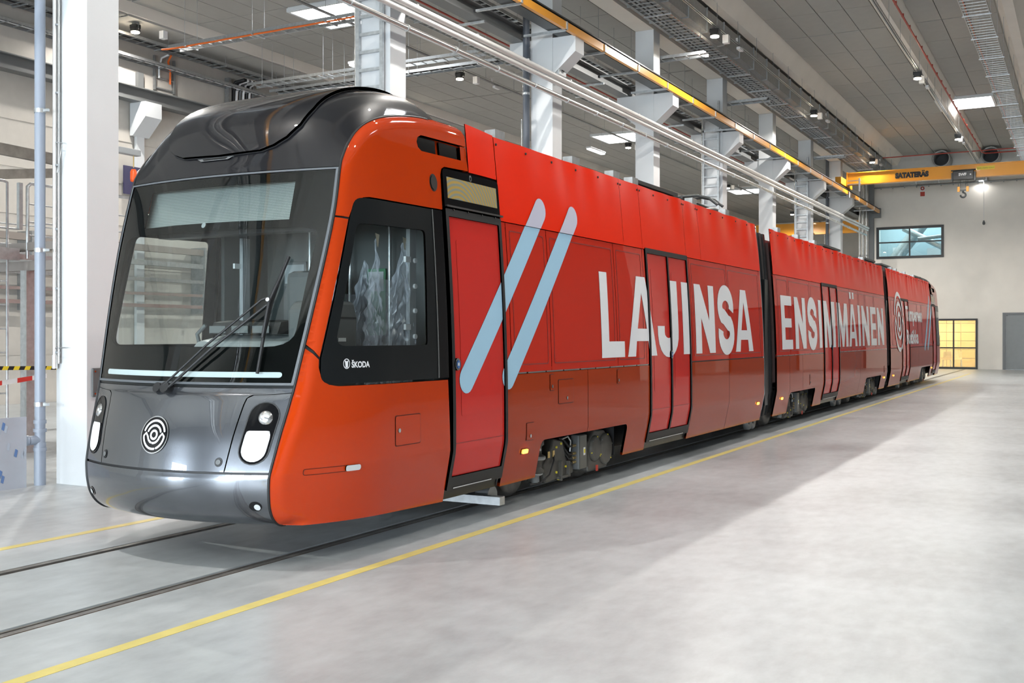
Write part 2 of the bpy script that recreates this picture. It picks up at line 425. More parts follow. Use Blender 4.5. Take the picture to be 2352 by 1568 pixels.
boards.sort(key=_scr, reverse=True)
for (cx, cy, z, sx, sy) in boards[:300]: sbox('ceiling_board', sx, sy, .05, M_PANEL, ceiling, (cx, cy, z))
b = MB()
for (cx, cy, z, sx, sy) in boards[300:]:
    if sy > 0 and cy > 6: b.box(cx-sx/2, cx+sx/2, cy-sy/2, cy+sy/2, z-.025, z+.025)
tag(b.build('ceiling_boards', M_PANEL, ceiling), kind='stuff')

def skylight(s, z, lab):
    t = thing('skylight', lab, 'skylight', ((s[0]+s[1])/2, (s[2]+s[3])/2, z), 'roof skylights')
    f = MB()
    f.box(s[0], s[1], s[2], s[2]+.08, z-.16, z).box(s[0], s[1], s[3]-.08, s[3], z-.16, z).box(s[0], s[0]+.08, s[2]+.08, s[3]-.08, z-.16, z).box(s[1]-.08, s[1], s[2]+.08, s[3]-.08, z-.16, z)
    f.build('frame', M_WHITE, t)
    box('diffuser', s[0]+.08, s[1]-.08, s[2]+.08, s[3]-.08, z-.06, z-.02, M_SKY, t)
for i, s in enumerate(SKY): skylight(s, ZC, 'bright skylight beside the red sprinkler pipe before the yellow crane' if i == 0 else 'unseen square skylight added over the open floor of the crane bay')
for i, s in enumerate(SKL): skylight(s, ZL, ('bright skylight above the far tube lamp behind the third column', 'bright skylight behind the vertical ladder column over the cab', 'small skylight near the far yellow crane of the bay behind')[i])

# ---- columns with double corbels
COLY = [8.54+6.11*i for i in range(8)]
ordn = ('first', 'second', 'third', 'fourth', 'fifth', 'sixth', 'seventh', 'last')
def corbel_poly(): return [(-11.29, 7.85), (-10.76, 7.40), (-10.22, 7.40), (-9.68, 7.85), (-9.68, 8.2), (-10.22, 8.2), (-10.22, 9.925), (-10.74, 9.925), (-10.74, 8.2), (-11.29, 8.2)]
for i, y in enumerate([2.43]+COLY):
    if i == 0: lab = 'white square concrete column standing before the grey drainpipe column'
    else: lab = {1: 'white column with grey plastic drainpipe, beside the tram nose', 2: 'white column with a vertical cable ladder, rising behind the tram cab roof',
        3: 'white column with dark drainpipe, next after the cable ladder column above the cab'}.get(i, '%s white corbelled column in the row behind the tram' % ordn[i-1])
    t = thing('column', lab, 'column', (-10.48, y+.23, 0), 'white columns behind the tram')
    MB().box(-10.74, -10.22, y, y+.46, 0, 9.925).build('shaft', M_WHITE, t)
    for s, nm in ((1, 'corbel'), (-1, 'corbel')):
        px = (lambda v: v) if s > 0 else (lambda v: -20.96-v)
        MB().prism([(px(-10.221), 7.40), (px(-9.68), 7.85), (px(-9.68), 8.2), (px(-10.221), 8.2)], y+.01, y+.45, 'y').build('corbel', M_WHITE, t)

# ---- crane runway beams on the corbels
def ibeam(b, x, z, wid, hgt, y0, y1, tf=.03):
    b.box(x-wid/2, x+wid/2, y0, y1, z, z+tf).box(x-wid/2, x+wid/2, y0, y1, z+hgt-tf, z+hgt).box(x-.012, x+.012, y0, y1, z+tf, z+hgt-tf)
t = thing('crane_runway', 'black steel crane runway beam with a yellow conductor rail along the columns', 'crane rail', (-9.93, 30, 8.2))
b = MB(); ibeam(b, -9.93, 8.2, .30, .30, YB, 58.9); b.build('runway_beam', M_DSTEEL, t)
box('rail', -9.96, -9.90, YB, 58.9, 8.5, 8.55, M_GALV2, t)
cr = MB().prism([(-9.71, 8.17), (-9.63, 8.17), (-9.63, 8.33), (-9.71, 8.33)], YB, 58.4, 'y').build('conductor_rail', M_YELLOW, t)
y = 4.0
while y < 57:
    if any(c-.15 < y < c+.6 for c in COLY+[2.43]): y += .7
    sbox('bracket', 1.0, .05, .045, M_GALV, t, (-10.15, y, 8.16)); sbox('bracket_cap', .05, .06, .055, M_BLACK, t, (-10.67, y, 8.16))
    sbox('clamp', .10, .07, .16, M_GALV, t, (-9.665, y, 8.25))
    y += 2.03
t = thing('crane_runway', 'grey steel crane runway beam on the far corbels of the bay behind', 'crane rail', (-11.03, 30, 8.2))
b = MB(); ibeam(b, -11.06, 8.2, .30, .30, YB+.2, YL-.2); b.build('runway_beam', M_GSTEEL, t)
y = 6.0
while y < 57:
    if any(c-.15 < y < c+.6 for c in COLY+[2.43]): y += .7
    sbox('bracket', .9, .05, .045, M_GALV, t, (-11.3, y, 8.16)); y += 3.05
t = thing('crane_runway', 'dark steel crane runway beam along the left wall on white corbels', 'crane rail', (-23.75, 30, 8.35))
b = MB(); ibeam(b, -23.8, 8.38, .36, .40, YB+.2, YL-.2); b.build('runway_beam', M_GSTEEL, t)
for y in (9.7, 15.8, 21.9, 28.0, 34.1, 40.2):
    MB().prism([(-24.07, 7.45), (-23.95, 7.45), (-23.45, 7.95), (-23.45, 8.375), (-24.07, 8.375)], y-.3, y+.3, 'y').build('corbel', M_WHITE, t)
    box('wall_post', -24.07, -23.97, y-.14, y+.14, 0, 7.45, M_WHITE, t)
    box('stub', -24.07, -23.95, y-.1, y+.1, 8.78, 9.3, M_GSTEEL, t)

# ---- yellow overhead crane in the near bay
YCR = 50.6
t = thing('overhead_crane', 'yellow overhead travelling crane with black hoist and hook spanning the bay', 'crane', (-1, YCR, 8.55))
g = MB(); g.box(-9.75, XR-.6, YCR-.13, YCR+.13, 8.68, 9.18).box(-9.75, XR-.6, YCR-.17, YCR+.17, 9.18, 9.21).box(-9.75, XR-.6, YCR-.17, YCR+.17, 8.65, 8.68)
g.build('girder', M_YELLOW, t)
box('girder_end_plate', -9.79, -9.75, YCR-.17, YCR+.17, 8.62, 9.24, M_YELLOW, t)
e = MB().box(-10.06, -9.80, YCR-1.3, YCR+1.3, 8.60, 8.90); e.build('end_carriage', M_YELLOW, t)
for dy in (-1.1, 1.1): MB().cyl((-9.98, YCR+dy, 8.66), (-9.87, YCR+dy, 8.66), .11, 16).build('wheel', M_GSTEEL, t)
arm = MB().box(-9.7, -9.1, YCR-.42, YCR-.38, 8.62, 8.66).box(-9.7, -9.1, YCR-.42, YCR-.38, 8.78, 8.82).box(-9.2, -9.14, YCR-.44, YCR-.36, 8.3, 8.9)
arm.build('collector_arm', M_GALV, t)
box('current_collector', -9.72, -9.6, YCR-.5, YCR-.3, 8.05, 8.3, M_LGREYP, t)
h = MB().box(-5.22, -4.38, YCR-.45, YCR-.14, 8.52, 8.92); h.build('hoist', M_LAMPHOUSE, t, bevel=.02)
hh = MB().box(-5.28, -5.22, YCR-.40, YCR-.18, 8.48, 8.86).box(-4.38, -4.30, YCR-.40, YCR-.18, 8.48, 8.86).cyl((-5.3, YCR-.3, 8.96), (-4.3, YCR-.3, 8.96), .03, 10)
hh.build('hoist_end', M_DSTEEL, t)
for x in (-5.0, -4.92, -4.70, -4.62): MB().cyl((x, YCR-.3, 8.2), (x, YCR-.3, 8.52), .008, 6).build('hoist_rope', M_DSTEEL, t)
for x in (-5.04, -4.68): box('hook_cheek', x, x+.10, YCR-.36, YCR-.24, 8.02, 8.24, M_YELLOW, t)
box('hook_yoke', -4.95, -4.67, YCR-.33, YCR-.27, 8.05, 8.11, M_DSTEEL, t)
hk = [(-4.81, YCR-.3, 8.06), (-4.81, YCR-.3, 7.98)] + [(-4.81+.105*math.sin(a), YCR-.3, 7.87+.105*math.cos(a)) for a in [R(d) for d in range(0, 300, 25)]]
MB().tube(hk, .04, 8).build('hook', M_DSTEEL, t)
def flat_text(body, size, m, parent, origin, right, up, name, bold=0, sx=1.0, width=None):
    me = text_mesh(body, size, 0, bold)
    a = np.array([v.co[:] for v in me.vertices]); wd = a[:,0].max()-a[:,0].min()
    if width: sx = width/wd
    ox = a[:,0].min(); o = Vector(origin); r = Vector(right); u = Vector(up)
    for v in me.vertices: v.co = r*((v.co.x-ox)*sx) + u*v.co.y
    return mobj(name, me, m, parent, o)
yf = YCR-.134
flat_text('SATATERÄS', .30, M_BLACK, t, (-7.66, yf, 8.83), (1,0,0), (0,0,1), 'lettering', bold=.026, width=1.42)
box('warning_plate', -4.28, -3.56, yf-.004, yf+.004, 8.95, 9.10, M_TAPEY, t)
flat_text('Radio-ohjattu nosturi', .07, M_BLACK, t, (-4.25, yf-.006, 9.0), (1,0,0), (0,0,1), 'lettering', width=.66)
flat_text('SWF', .16, M_WHITEP, t, (-4.98, YCR-.455, 8.70), (1,0,0), (0,0,1), 'lettering', bold=.006)
MB().cyl((-4.5, YCR-.455, 8.74), (-4.5, YCR-.45, 8.74), .03, 12).build('badge', M_WHITEP, t)
# crane of the bay behind
t = thing('overhead_crane', 'yellow crane girder of the bay behind, glimpsed between the far columns', 'crane', (-17.5, 73, 8.8))
MB().box(-23.6, -11.1, 72.9, 73.2, 8.55, 9.35).build('girder', M_YELLOW, t)
MB().box(-11.2, -10.92, 71.9, 74.2, 8.5, 8.8).build('end_carriage', M_YELLOW, t)
box('hoist', -17.2, -16.3, 72.5, 72.9, 8.3, 8.7, M_LAMPHOUSE, t, bevel=.02)

# ---- cable ladders
def ladder(lab, p0, p1, wid, step, m=M_GALV2, rods=None, cables=None, group=None):
    """horizontal ladder tray from p0 to p1 (axis aligned)"""
    p0 = Vector(p0); p1 = Vector(p1); along_y = abs(p1.y-p0.y) > abs(p1.x-p0.x); z = p0.z
    t = thing('cable_ladder', lab, 'cable ladder', ((p0.x+p1.x)/2, (p0.y+p1.y)/2, z), group)
    L = (p1-p0).length
    for s in (-1, 1):
        if along_y: box('side_rail', p0.x+s*wid/2-.008, p0.x+s*wid/2+.008, p0.y, p1.y, z, z+.08, m, t)
        else: box('side_rail', p0.x, p1.x, p0.y+s*wid/2-.008, p0.y+s*wid/2+.008, z, z+.08, m, t)
    n = int(L/step)
    for k in range(n):
        q = p0 + (p1-p0)*((k+.5)/n)
        if along_y: sbox('rung', wid-.02, .028, .018, m, t, (q.x, q.y, z+.02))
        else: sbox('rung', .028, wid-.02, .018, m, t, (q.x, q.y, z+.02))
    if rods:
        k = 0; a = .6
        while a < L-.3:
            q = p0 + (p1-p0)*(a/L)
            for s in (-1, 1):
                dx, dy = (s*wid/2*1.06, 0) if along_y else (0, s*wid/2*1.06)
                shared('hanger_rod', round(rods-z, 3), lambda b: b.cyl((0,0,0), (0,0,rods-z), .006, 5), m, t, (q.x+dx, q.y+dy, z))
            if along_y: sbox('hanger_bar', wid*1.15, .04, .03, M_GALV, t, (q.x, q.y, z-.015))
            else: sbox('hanger_bar', .04, wid*1.15, .03, M_GALV, t, (q.x, q.y, z-.015))
            a += 2.3
    for (off, r, cm) in (cables or []):
        n2 = int(L/.6)+2; pts = []
        for k in range(n2):
            q = p0 + (p1-p0)*(k/(n2-1)); o = off+random.uniform(-.012, .012)
            pts.append((q.x+o, q.y, z+.05+r) if along_y else (q.x, q.y+o, z+.05+r))
        MB().tube(pts, r, 6).build('cable', cm, t)
    return t
ladder('long galvanised cable ladder hung beside the white beam of the crane bay', (-9.29, 8, 9.6), (-9.29, 57.5, 9.6), .62, .26, rods=9.81,
       cables=[(-.2, .018, M_BLACK), (-.1, .022, M_GREYP), (.24, .012, M_ORANGE), (.1, .015, M_BLACK)])
ladder('wide cable ladder with a loose orange cable under the grey boards right of the lamps', (-2.41, 14, 9.6), (-2.41, 57.0, 9.6), .58, .26, m=M_GALV, rods=ZC-.04, cables=[(-.22, .012, M_ORANGE)])
ladder('galvanised cable ladder hung in the bay behind, parallel to the columns', (-13.95, 14, 9.3), (-13.95, 58, 9.3), .62, .28, m=M_GALV, rods=ZL-.05)
t1 = ladder('cable ladder carrying an orange cable across the bay behind the tram roof', (-21.3, 20.6, 9.3), (-14.3, 20.6, 9.3), .42, .34, m=M_GALV, rods=ZL-.05)
MB().tube([(-21.6, 20.45, 9.32)]+[(-21.3+.5*k, 20.42+.02*(k % 2), 9.285) for k in range(15)], .022, 6).build('cable', M_ORANGE, t1)
ladder('narrow cross ladder with bare rungs between the columns and the left wall', (-22.4, 24.8, 9.3), (-14.3, 24.8, 9.3), .42, .34, m=M_GALV, rods=ZL-.05)
ladder('narrow cross ladder loaded with black cables in the bay behind', (-22.4, 25.8, 9.3), (-14.3, 25.8, 9.3), .42, .34, m=M_GALV, rods=ZL-.05, cables=[(-.1, .03, M_BLACK), (0, .03, M_BLACK), (.1, .03, M_BLACK)])
ladder('upper wall cable ladder full of cables along the left wall', (-23.35, 10, 9.95), (-23.35, 58, 9.95), .5, .4, rods=10.25, cables=[(-.12, .03, M_BLACK), (0, .04, M_GREYP), (.15, .02, M_BLACK)])
ladder('lower wall cable ladder with white and black cables along the left wall', (-23.8, 10, 9.55), (-23.8, 58, 9.55), .42, .4, cables=[(-.1, .03, M_WHITEP), (0, .04, M_BLACK), (.12, .03, M_BLACK)])
ladder('cable ladder crammed with black cables just behind the white columns', (-11.75, 14, 8.95), (-11.75, 57, 8.95), .5, .3, rods=ZL-.05, cables=[(-.15, .035, M_BLACK), (-.05, .04, M_BLACK), (.06, .04, M_BLACK), (.16, .03, M_GREYP)])
for y, lab in ((27.6, 'fourth'), (33.9, 'fifth'), (46.1, 'seventh')):
    ladder('short cross ladder bridging the runway beam at the head of the %s column' % lab, (-11.5, y, 9.25), (-9.0, y, 9.25), .4, .34, m=M_GALV, cables=[(-.08, .02, M_WHITEP), (.05, .02, M_BLACK)], group='short cross ladders')
# vertical ladders on columns
for i, lab in ((1, 'vertical cable ladder fixed to the column behind the cab roof'), (4, 'vertical cable ladder on the column above the pantograph'), (6, 'vertical cable ladder on a far column with a curved cable')):
    y = COLY[i]-.07
    t = thing('vertical_cable_ladder', lab, 'cable ladder', (-10.55, y, 0))
    for x in (-10.82, -10.34): box('side_rail', x-.03, x+.03, y-.03, y+.03, .3, 9.2, M_GALV, t)
    z = .5
    while z < 9.1: sbox('rung', .42, .03, .05, M_GALV, t, (-10.58, y, z)); z += .30
    box('backing_sheet', -10.79, -10.37, y+.035, y+.05, .3, 9.2, M_WHITE, t)
    MB().tube([(-10.875, y, .3), (-10.875, y, 9.2)], .022, 10).build('conduit', M_PIPE, t)

# ---- wall-mounted drop of cables
t = thing('cable_drop', 'short vertical ladder with white and orange cables on the left wall', 'cable ladder', (-24.05, 22.9, 9.0))
for y in (22.5, 23.25): box('side_rail', -24.09, -24.02, y-.03, y+.03, 8.95, 9.95, M_GALV2, t)
for z in (9.0, 9.3, 9.6): box('rung', -24.08, -24.04, 22.5, 23.25, z, z+.04, M_GALV2, t)
MB().tube([(-23.8, 22.9, 10.0), (-23.98, 22.95, 9.85), (-24.0, 23.05, 9.6), (-24.0, 23.05, 9.2)], .03, 8).build('cable', M_ORANGE, t)
MB().tube([(-23.8, 22.8, 10.0), (-23.98, 22.7, 9.9), (-24.0, 22.62, 9.6), (-24.0, 22.62, 9.3)], .03, 8).build('cable', M_WHITEP, t)
t = thing('cable_drop', 'bundle of black and white cables running down the left wall behind the cab roof', 'cables', (-23.9, 26.0, 8.85))
for k, (dy, m) in enumerate(((-.42, M_BLACK), (-.30, M_BLACK), (-.16, M_WHITEP), (.0, M_GREYP), (.14, M_WHITEP), (.30, M_BLACK), (.42, M_WHITEP))):
    MB().tube([(-23.55, 26.0+dy*.6, 9.86), (-23.85, 26.0+dy*.8, 9.80), (-23.98, 26+dy, 9.55), (-24.0, 26+dy, 9.2), (-24.0, 26+dy, 8.85)], .05, 8).build('cable', m, t)
box('cable_cover', -24.07, -23.9, 25.40, 25.52, 8.85, 9.9, M_GALV2, t); box('cable_cover', -24.07, -23.9, 26.5, 26.6, 8.85, 9.9, M_GALV2, t)

# ---- pipes along the columns
t = thing('pipe_run', 'pair of white lacquered pipes running along the columns above the tram', 'pipe', (-9.97, 30, 7.2))
MB().cyl((-9.97, YB, 7.26), (-9.97, 57.0, 7.26), .062, 16).build('upper_pipe', M_WHITEPIPE, t)
MB().cyl((-9.99, YB, 7.14), (-9.99, 57.0, 7.14), .05, 16).build('lower_pipe', M_WHITEPIPE, t)
y = 5.0
while y < 57:
    sbox('pipe_clamp', .16, .05, .03, M_GALV, t, (-10.07, y, 7.35)); y += 2.03
t = thing('pipe_run', 'thin zinc pipe with ring clamps below the white pipes', 'pipe', (-9.99, 30, 6.8))
MB().cyl((-9.99, YB, 6.87), (-9.99, 56.5, 6.87), .054, 14).build('pipe', M_PIPE, t)
y = 5.5
while y < 56:
    shared('ring_clamp', 'r', lambda b: b.cyl((0,-.02,0), (0,.02,0), .062, 14), M_GALV, t, (-9.99, y, 6.87)); y += 1.55
t = thing('sprinkler_pipe', 'thin red sprinkler pipe hung in the bay behind the columns', 'pipe', (-13.2, 30, 9.2))
MB().cyl((-13.2, 8, 9.24), (-13.2, 58, 9.24), .025, 8).build('pipe', M_REDPIPE, t)
y = 9.0
while y < 57: shared('hanger_rod', 'spr', lambda b: b.cyl((0,0,0), (0,0,1.35), .006, 5), M_GALV, t, (-13.2, y, 9.26)); y += 2.6
t = thing('sprinkler_pipe', 'red sprinkler pipe clipped under the cream ceiling rib near the skylight', 'pipe', (-4.33, 30, 10.2))
MB().tube([(-4.33, 12, 10.2), (-4.33, 53.6, 10.2), (-4.2, 54.0, 10.2), (-1.0, 54.0, 10.2), (6, 54, 10.2)], .028, 8).build('pipe', M_REDPIPE, t)
y = 13.0
while y < 53: sbox('pipe_clip', .06, .04, .09, M_REDPIPE, t, (-4.33, y, 10.23)); y += 1.2
t = thing('sprinkler_pipe', 'straight red sprinkler pipe crossing under the ceiling before the end wall', 'pipe', (-6, 54.5, 10.4))
MB().cyl((-8.85, 54.5, 10.42), (6.0, 54.5, 10.42), .025, 8).build('pipe', M_REDPIPE, t)
for x in (-8.5, -7, -5, -3): shared('hanger_rod', 'sp2', lambda b: b.cyl((0,0,0), (0,0,.6), .006, 5), M_GALV, t, (x, 54.5, 10.44))
# drainpipes on the columns
t = thing('drainpipe', 'blue-grey plastic drainpipe with cleaning eye beside the nearest column', 'pipe', (-10.80, 8.36, 0))
px, py = -10.80, 8.36
MB().cyl((px, py, 0), (px, py, .50), .066, 20).cyl((px, py, .50), (px, py, 10.6), .060, 20).build('pipe', M_PVC, t)
MB().cyl((px, py, .40), (px, py, .44), .074, 20).cyl((px, py, .62), (px, py, .66), .074, 20).cyl((px, py, .72), (px, py, .76), .072, 20).build('socket_ring', M_PVC, t)
MB().cyl((px, py, .53), (px-.02, py-.14, .53), .055, 18).cyl((px-.021, py-.145, .53), (px-.026, py-.17, .53), .062, 18).build('cleaning_eye', M_PVC, t)
for z in (.92, 2.72, 4.35): MB().cyl((px, py, z), (px, py, z+.05), .066, 20).box(px+.06, px+.14, py-.01, py+.02, z+.01, z+.04).build('pipe_clip', M_GALV, t)
t = thing('conduit', 'pair of thin silver pipes ending above the floor on the nearest column', 'pipe', (-10.70, 8.48, 1.35))
MB().cyl((-10.705, 8.49, 1.40), (-10.705, 8.49, 10.6), .026, 12).cyl((-10.705, 8.49, 1.36), (-10.705, 8.49, 1.52), .034, 12).build('pipe', M_WHITEPIPE, t)
MB().cyl((-10.655, 8.505, 1.42), (-10.655, 8.505, 10.6), .016, 10).build('pipe', M_PIPE, t)
for z in (1.55, 2.3, 3.0, 3.75, 4.6, 5.4): sbox('pipe_clip', .08, .05, .02, M_GALV, t, (-10.69, 8.50, z))
MB().tube([(-10.69, 8.48, 4.02), (-10.55, 8.47, 4.0), (-10.64, 8.47, 3.66)], .006, 5).build('wire', M_GALV, t)
MB().tube([(-10.69, 8.48, 1.60), (-10.50, 8.47, 1.61)], .006, 5).build('wire', M_GALV, t)
for i, lab in ((2, 'dark grey drainpipe on the column behind the tram doors'), (7, 'dark drainpipe on the last column of the row')):
    t = thing('drainpipe', lab, 'pipe', (-10.81, COLY[i]-.10, 0))
    MB().cyl((-10.81, COLY[i]-.10, 0), (-10.81, COLY[i]-.10, 10.5), .075, 18).build('pipe', mat('dark plastic pipe', (.10, .115, .14), .35), t)
    MB().cyl((-10.96, COLY[i]-.03, 0), (-10.96, COLY[i]-.03, 6.5), .02, 10).build('conduit', M_PIPE, t)
    for z in (1.2, 3.0, 4.6, 7.0): MB().cyl((-10.81, COLY[i]-.10, z), (-10.81, COLY[i]-.10, z+.05), .085, 18).build('pipe_clip', M_GALV, t)
# small cream boxes with round holes on the columns
for i, lab in ((1, 'small square loudspeaker box on the column behind the cab'), (2, 'small square loudspeaker box on the column with the dark drainpipe')):
    y = COLY[i]
    t = thing('wall_box', lab, 'loudspeaker', (-10.16, y+.22, 7.35))
    box('housing', -10.215, -10.08, y+.04, y+.40, 7.40, 7.66, M_LGREYP, t, bevel=.01)
    MB().cyl((-10.08, y+.22, 7.53), (-10.072, y+.22, 7.53), .07, 16).build('speaker_hole', M_BLACK, t)
t = thing('switch_box', 'black emergency switch box with orange handle on the nearest column', 'switch', (-10.19, 8.80, 1.1))
box('plate', -10.215, -10.19, 8.60, 8.84, 1.03, 1.37, M_GREYP, t, bevel=.008)
box('handle', -10.19, -10.15, 8.74, 8.80, 1.25, 1.28, M_ORANGE, t)
MB().cyl((-10.19, 8.70, 1.20), (-10.12, 8.70, 1.20), .018, 10).build('knob', M_CHROME, t)
for (yy, zz) in ((8.63, 1.07), (8.81, 1.07), (8.63, 1.33), (8.81, 1.33)): MB().cyl((-10.19, yy, zz), (-10.183, yy, zz), .012, 8).build('screw', M_CHROME, t)

# ---- lamp tracks with floodlights; lamps out of view are added for light
LAMPS = 0
def lamp(t, x, y, z, power, lens=None, light=True):
    MB().box(x-.10, x+.10, y-.10, y+.10, z+.06, z+.22).build('lamp_housing', M_LAMPHOUSE, t, bevel=.02)
    for k in range(5): sbox('cooling_fin', .24, .012, .10, M_LAMPHOUSE, t, (x, y-.08+.04*k, z+.20))
    MB().cyl((x, y, z+.035), (x, y, z+.06), .11, 18).build('lens', lens or M_LAMPLENS, t)
    MB().tube([(x-.12, y, z+.12), (x-.12, y, z+.30), (x+.12, y, z+.30), (x+.12, y, z+.12)], .012, 6).build('yoke', M_GSTEEL, t)
    if light:
        l = bpy.data.lights.new('lamp_light', 'SPOT'); l.energy = power; l.spot_size = R(165); l.spot_blend = .35; l.shadow_soft_size = .09; l.color = (1.0, .97, .925)
        o = bpy.data.objects.new('lamp_light', l); _link(o, t, (x, y, z+.02))
def lamp_track(lab, x, z, y0, y1, ys, top, power=LAMP_W, boxes=True, mtrack=M_GALV2):
    t = thing('lamp_track', lab, 'lamp track', (x, (y0+y1)/2, z+.3))
    MB().box(x-.04, x-.012, y0, y1, z+.33, z+.37).box(x+.012, x+.04, y0, y1, z+.33, z+.37).build('track', mtrack, t)
    y = y0+.5
    while y < y1:
        shared('hanger_rod', round(top-z, 3), lambda b: b.cyl((0,0,0), (0,0,top-z-.37), .006, 5), M_GALV2, t, (x, y, z+.37)); y += 1.9
    for yy in ys:
        lamp(t, x, yy, z, power)
        if boxes:
            sbox('ballast_box', .16, .16, .22, M_WHITEP, t, (x, yy+1.0, z+.22)); sbox('emergency_light', .10, .34, .07, M_WHITEP, t, (x, yy+2.3, z+.26))
            MB().cyl((x, yy+2.0, z+.37), (x, yy+2.0, z+.5), .03, 8).build('sensor', M_WHITEP, t)
    return t
lamp_track('lamp track with warm floodlights hung beside the cable ladder of the crane bay', -8.64, 9.55, 6, 57, [4.0, 15.6, 27.2, 38.7, 50.4], ZC-.5, power=LAMP_W*.8)
lamp_track('lamp track with floodlights under the cream rib over the open floor', -4.60, 9.55, 6, 57, [11.5, 23.0, 34.6, 46.1], ZC-.5, power=LAMP_W*.62)
lamp_track('lamp track with floodlights in the middle of the bay behind the columns', -16.95, 9.55, 12, 80, [14.4, 28.0, 41.6, 55.6, 69.7], ZL-.05, power=LAMP_W*1.3)
lamp_track('lamp track with a floodlight high along the left wall', -22.75, 9.92, 10, 58, [20.6, 34.0, 48.0], 10.4, power=LAMP_W*.5)
lamp_track('unseen lamp track added to light the empty floor to the right', 1.3, 9.75, -12, 57, [-6, 8.0, 22.0, 36.0, 50.0], ZC-.5, power=LAMP_W*.52)  # whole track is out of view, added to brighten the near floor
# white tube lamps in the bay behind
for (x, y, lab) in ((-18.9, 25.9, 'long white tube lamp beside the skylight behind the first tall column'), (-18.6, 42.0, 'long white tube lamp under the far skylight of the bay behind')):
    t = thing('tube_lamp', lab, 'lamp', (x, y, 9.6))
    box('housing', x-.12, x+.12, y-.8, y+.8, 9.66, 9.74, M_WHITEP, t, bevel=.02); box('tube', x-.09, x+.09, y-.76, y+.76, 9.62, 9.66, M_TUBE, t)
    for dy in (-.6, .6): MB().cyl((x, y+dy, 9.74), (x, y+dy, ZL-.05), .006, 5).build('hanger_rod', M_GALV2, t)

# ---- ventilation
t = thing('air_duct', 'dark rectangular galvanised duct above the long cable ladder', 'duct', (-9.6, 30, 9.8))
y = 2.0
while y < 57.5:
    box('duct_section', -9.97, -8.95, y, y+1.46, 9.84, 10.45, M_GALV2, t); box('duct_flange', -10.0, -8.92, y+1.46, y+1.5, 9.81, 10.48, M_GALV2, t); y += 1.5
for x, lab in ((-6.45, 'round black-mouthed duct end high on the end wall over the crane lettering'), (-4.2, 'round black-mouthed duct end high on the end wall above the hoist')):
    t = thing('round_duct', lab, 'duct', (x, 57.2, 10.2))
    MB().lathe([(.42, 0), (.42, 1.2), (.36, 1.2), (.36, .05)], (x, 58.0, 10.55), (0, -1, 0), 28).build('duct_shell', M_GALV2, t)
    MB().cyl((x, 57.9, 10.55), (x, 57.95, 10.55), .36, 24).build('dark_grille', M_BLACK, t)
t = thing('round_duct', 'horizontal round duct lying behind the crane girder at the end wall', 'duct', (-7.5, 58.7, 9.6))
MB().cyl((-8.7, 58.9, 9.95), (-4.6, 58.9, 9.95), .34, 24).build('duct_shell', M_GALV2, t)
for x in (-7.9, -6.8, -5.7): MB().cyl((x, 58.9, 9.95), (x+.05, 58.9, 9.95), .36, 24).build('duct_flange', M_GALV, t)

# ---- end wall fittings
def pane_window(nm, x0, x1, z0, z1, y, cols, rows, fr, m, glass):
    t = structure(MB().box(x0, x1, y-.04, y+.10, z0, z0+fr).box(x0, x1, y-.04, y+.10, z1-fr, z1).box(x0, x0+fr, y-.04, y+.10, z0+fr, z1-fr).box(x1-fr, x1, y-.04, y+.10, z0+fr, z1-fr).build(nm, m))
    for xm in cols: box('mullion', xm-.035, xm+.035, y-.03, y+.08, z0+fr, z1-fr, m, t)
    for zm in rows: box('transom', x0+fr, x1-fr, y-.025, y+.075, zm-.035, zm+.035, m, t)
    xs = [x0+fr]+list(cols)+[x1-fr]; zs = [z0+fr]+list(rows)+[z1-fr]
    for a, b2 in zip(xs[:-1], xs[1:]):
        for c, d in zip(zs[:-1], zs[1:]):
            box('pane', a, b2, y+.02, y+.03, c, d, glass, t)
    return t
pane_window('window_7', WIN[0], WIN[1], WIN[2], WIN[3], YW, [-8.36], [6.72], .13, M_DFRAME, M_GLASS2)
pane_window('door_1', GD[0], GD[1], GD[2], GD[3], YW, [-8.2, -7.2, -6.19], [1.10], .10, M_DFRAME, M_GLASS2)
t = structure(MB().box(DR[0], DR[0]+.12, YW-.05, YW+.2, 0, DR[3]).box(DR[1]-.12, DR[1], YW-.05, YW+.2, 0, DR[3]).box(DR[0]+.12, DR[1]-.12, YW-.05, YW+.2, DR[3]-.10, DR[3]).build('door_2', mat('grey door frame', (.17, .18, .19), .4)))
box('door_leaf', DR[0]+.12, DR[1]-.12, YW, YW+.06, .01, DR[3]-.10, M_DOORG, t)
for x in (-3.65, -1.85): box('hinge', x-.03, x+.03, YW-.015, YW, 2.74, 2.77, M_DSTEEL, t)
for k_, (x0_, x1_, zt_) in enumerate(((.6, 2.6, 2.91), (4.2, 8.2, 4.6))):
    t = structure(MB().box(x0_, x0_+.14, YW-.06, YW-.002, 0, zt_).box(x1_-.14, x1_, YW-.06, YW-.002, 0, zt_).box(x0_+.14, x1_-.14, YW-.06, YW-.002, zt_-.14, zt_).build('door_%d' % (3+k_), M_DFRAME))
    box('door_leaf', x0_+.14, x1_-.14, YW-.04, YW-.002, .01, zt_-.14, M_DOORG, t)
for k_, (y0_, y1_) in enumerate(((52, 56),)):
    t = structure(box('door_%d' % (5+k_), XR-.06, XR-.002, y0_, y1_, .01, 4.4, M_DFRAME))
    box('door_leaf', XR-.09, XR-.06, y0_+.15, y1_-.15, .01, 4.25, M_DOORG, t)
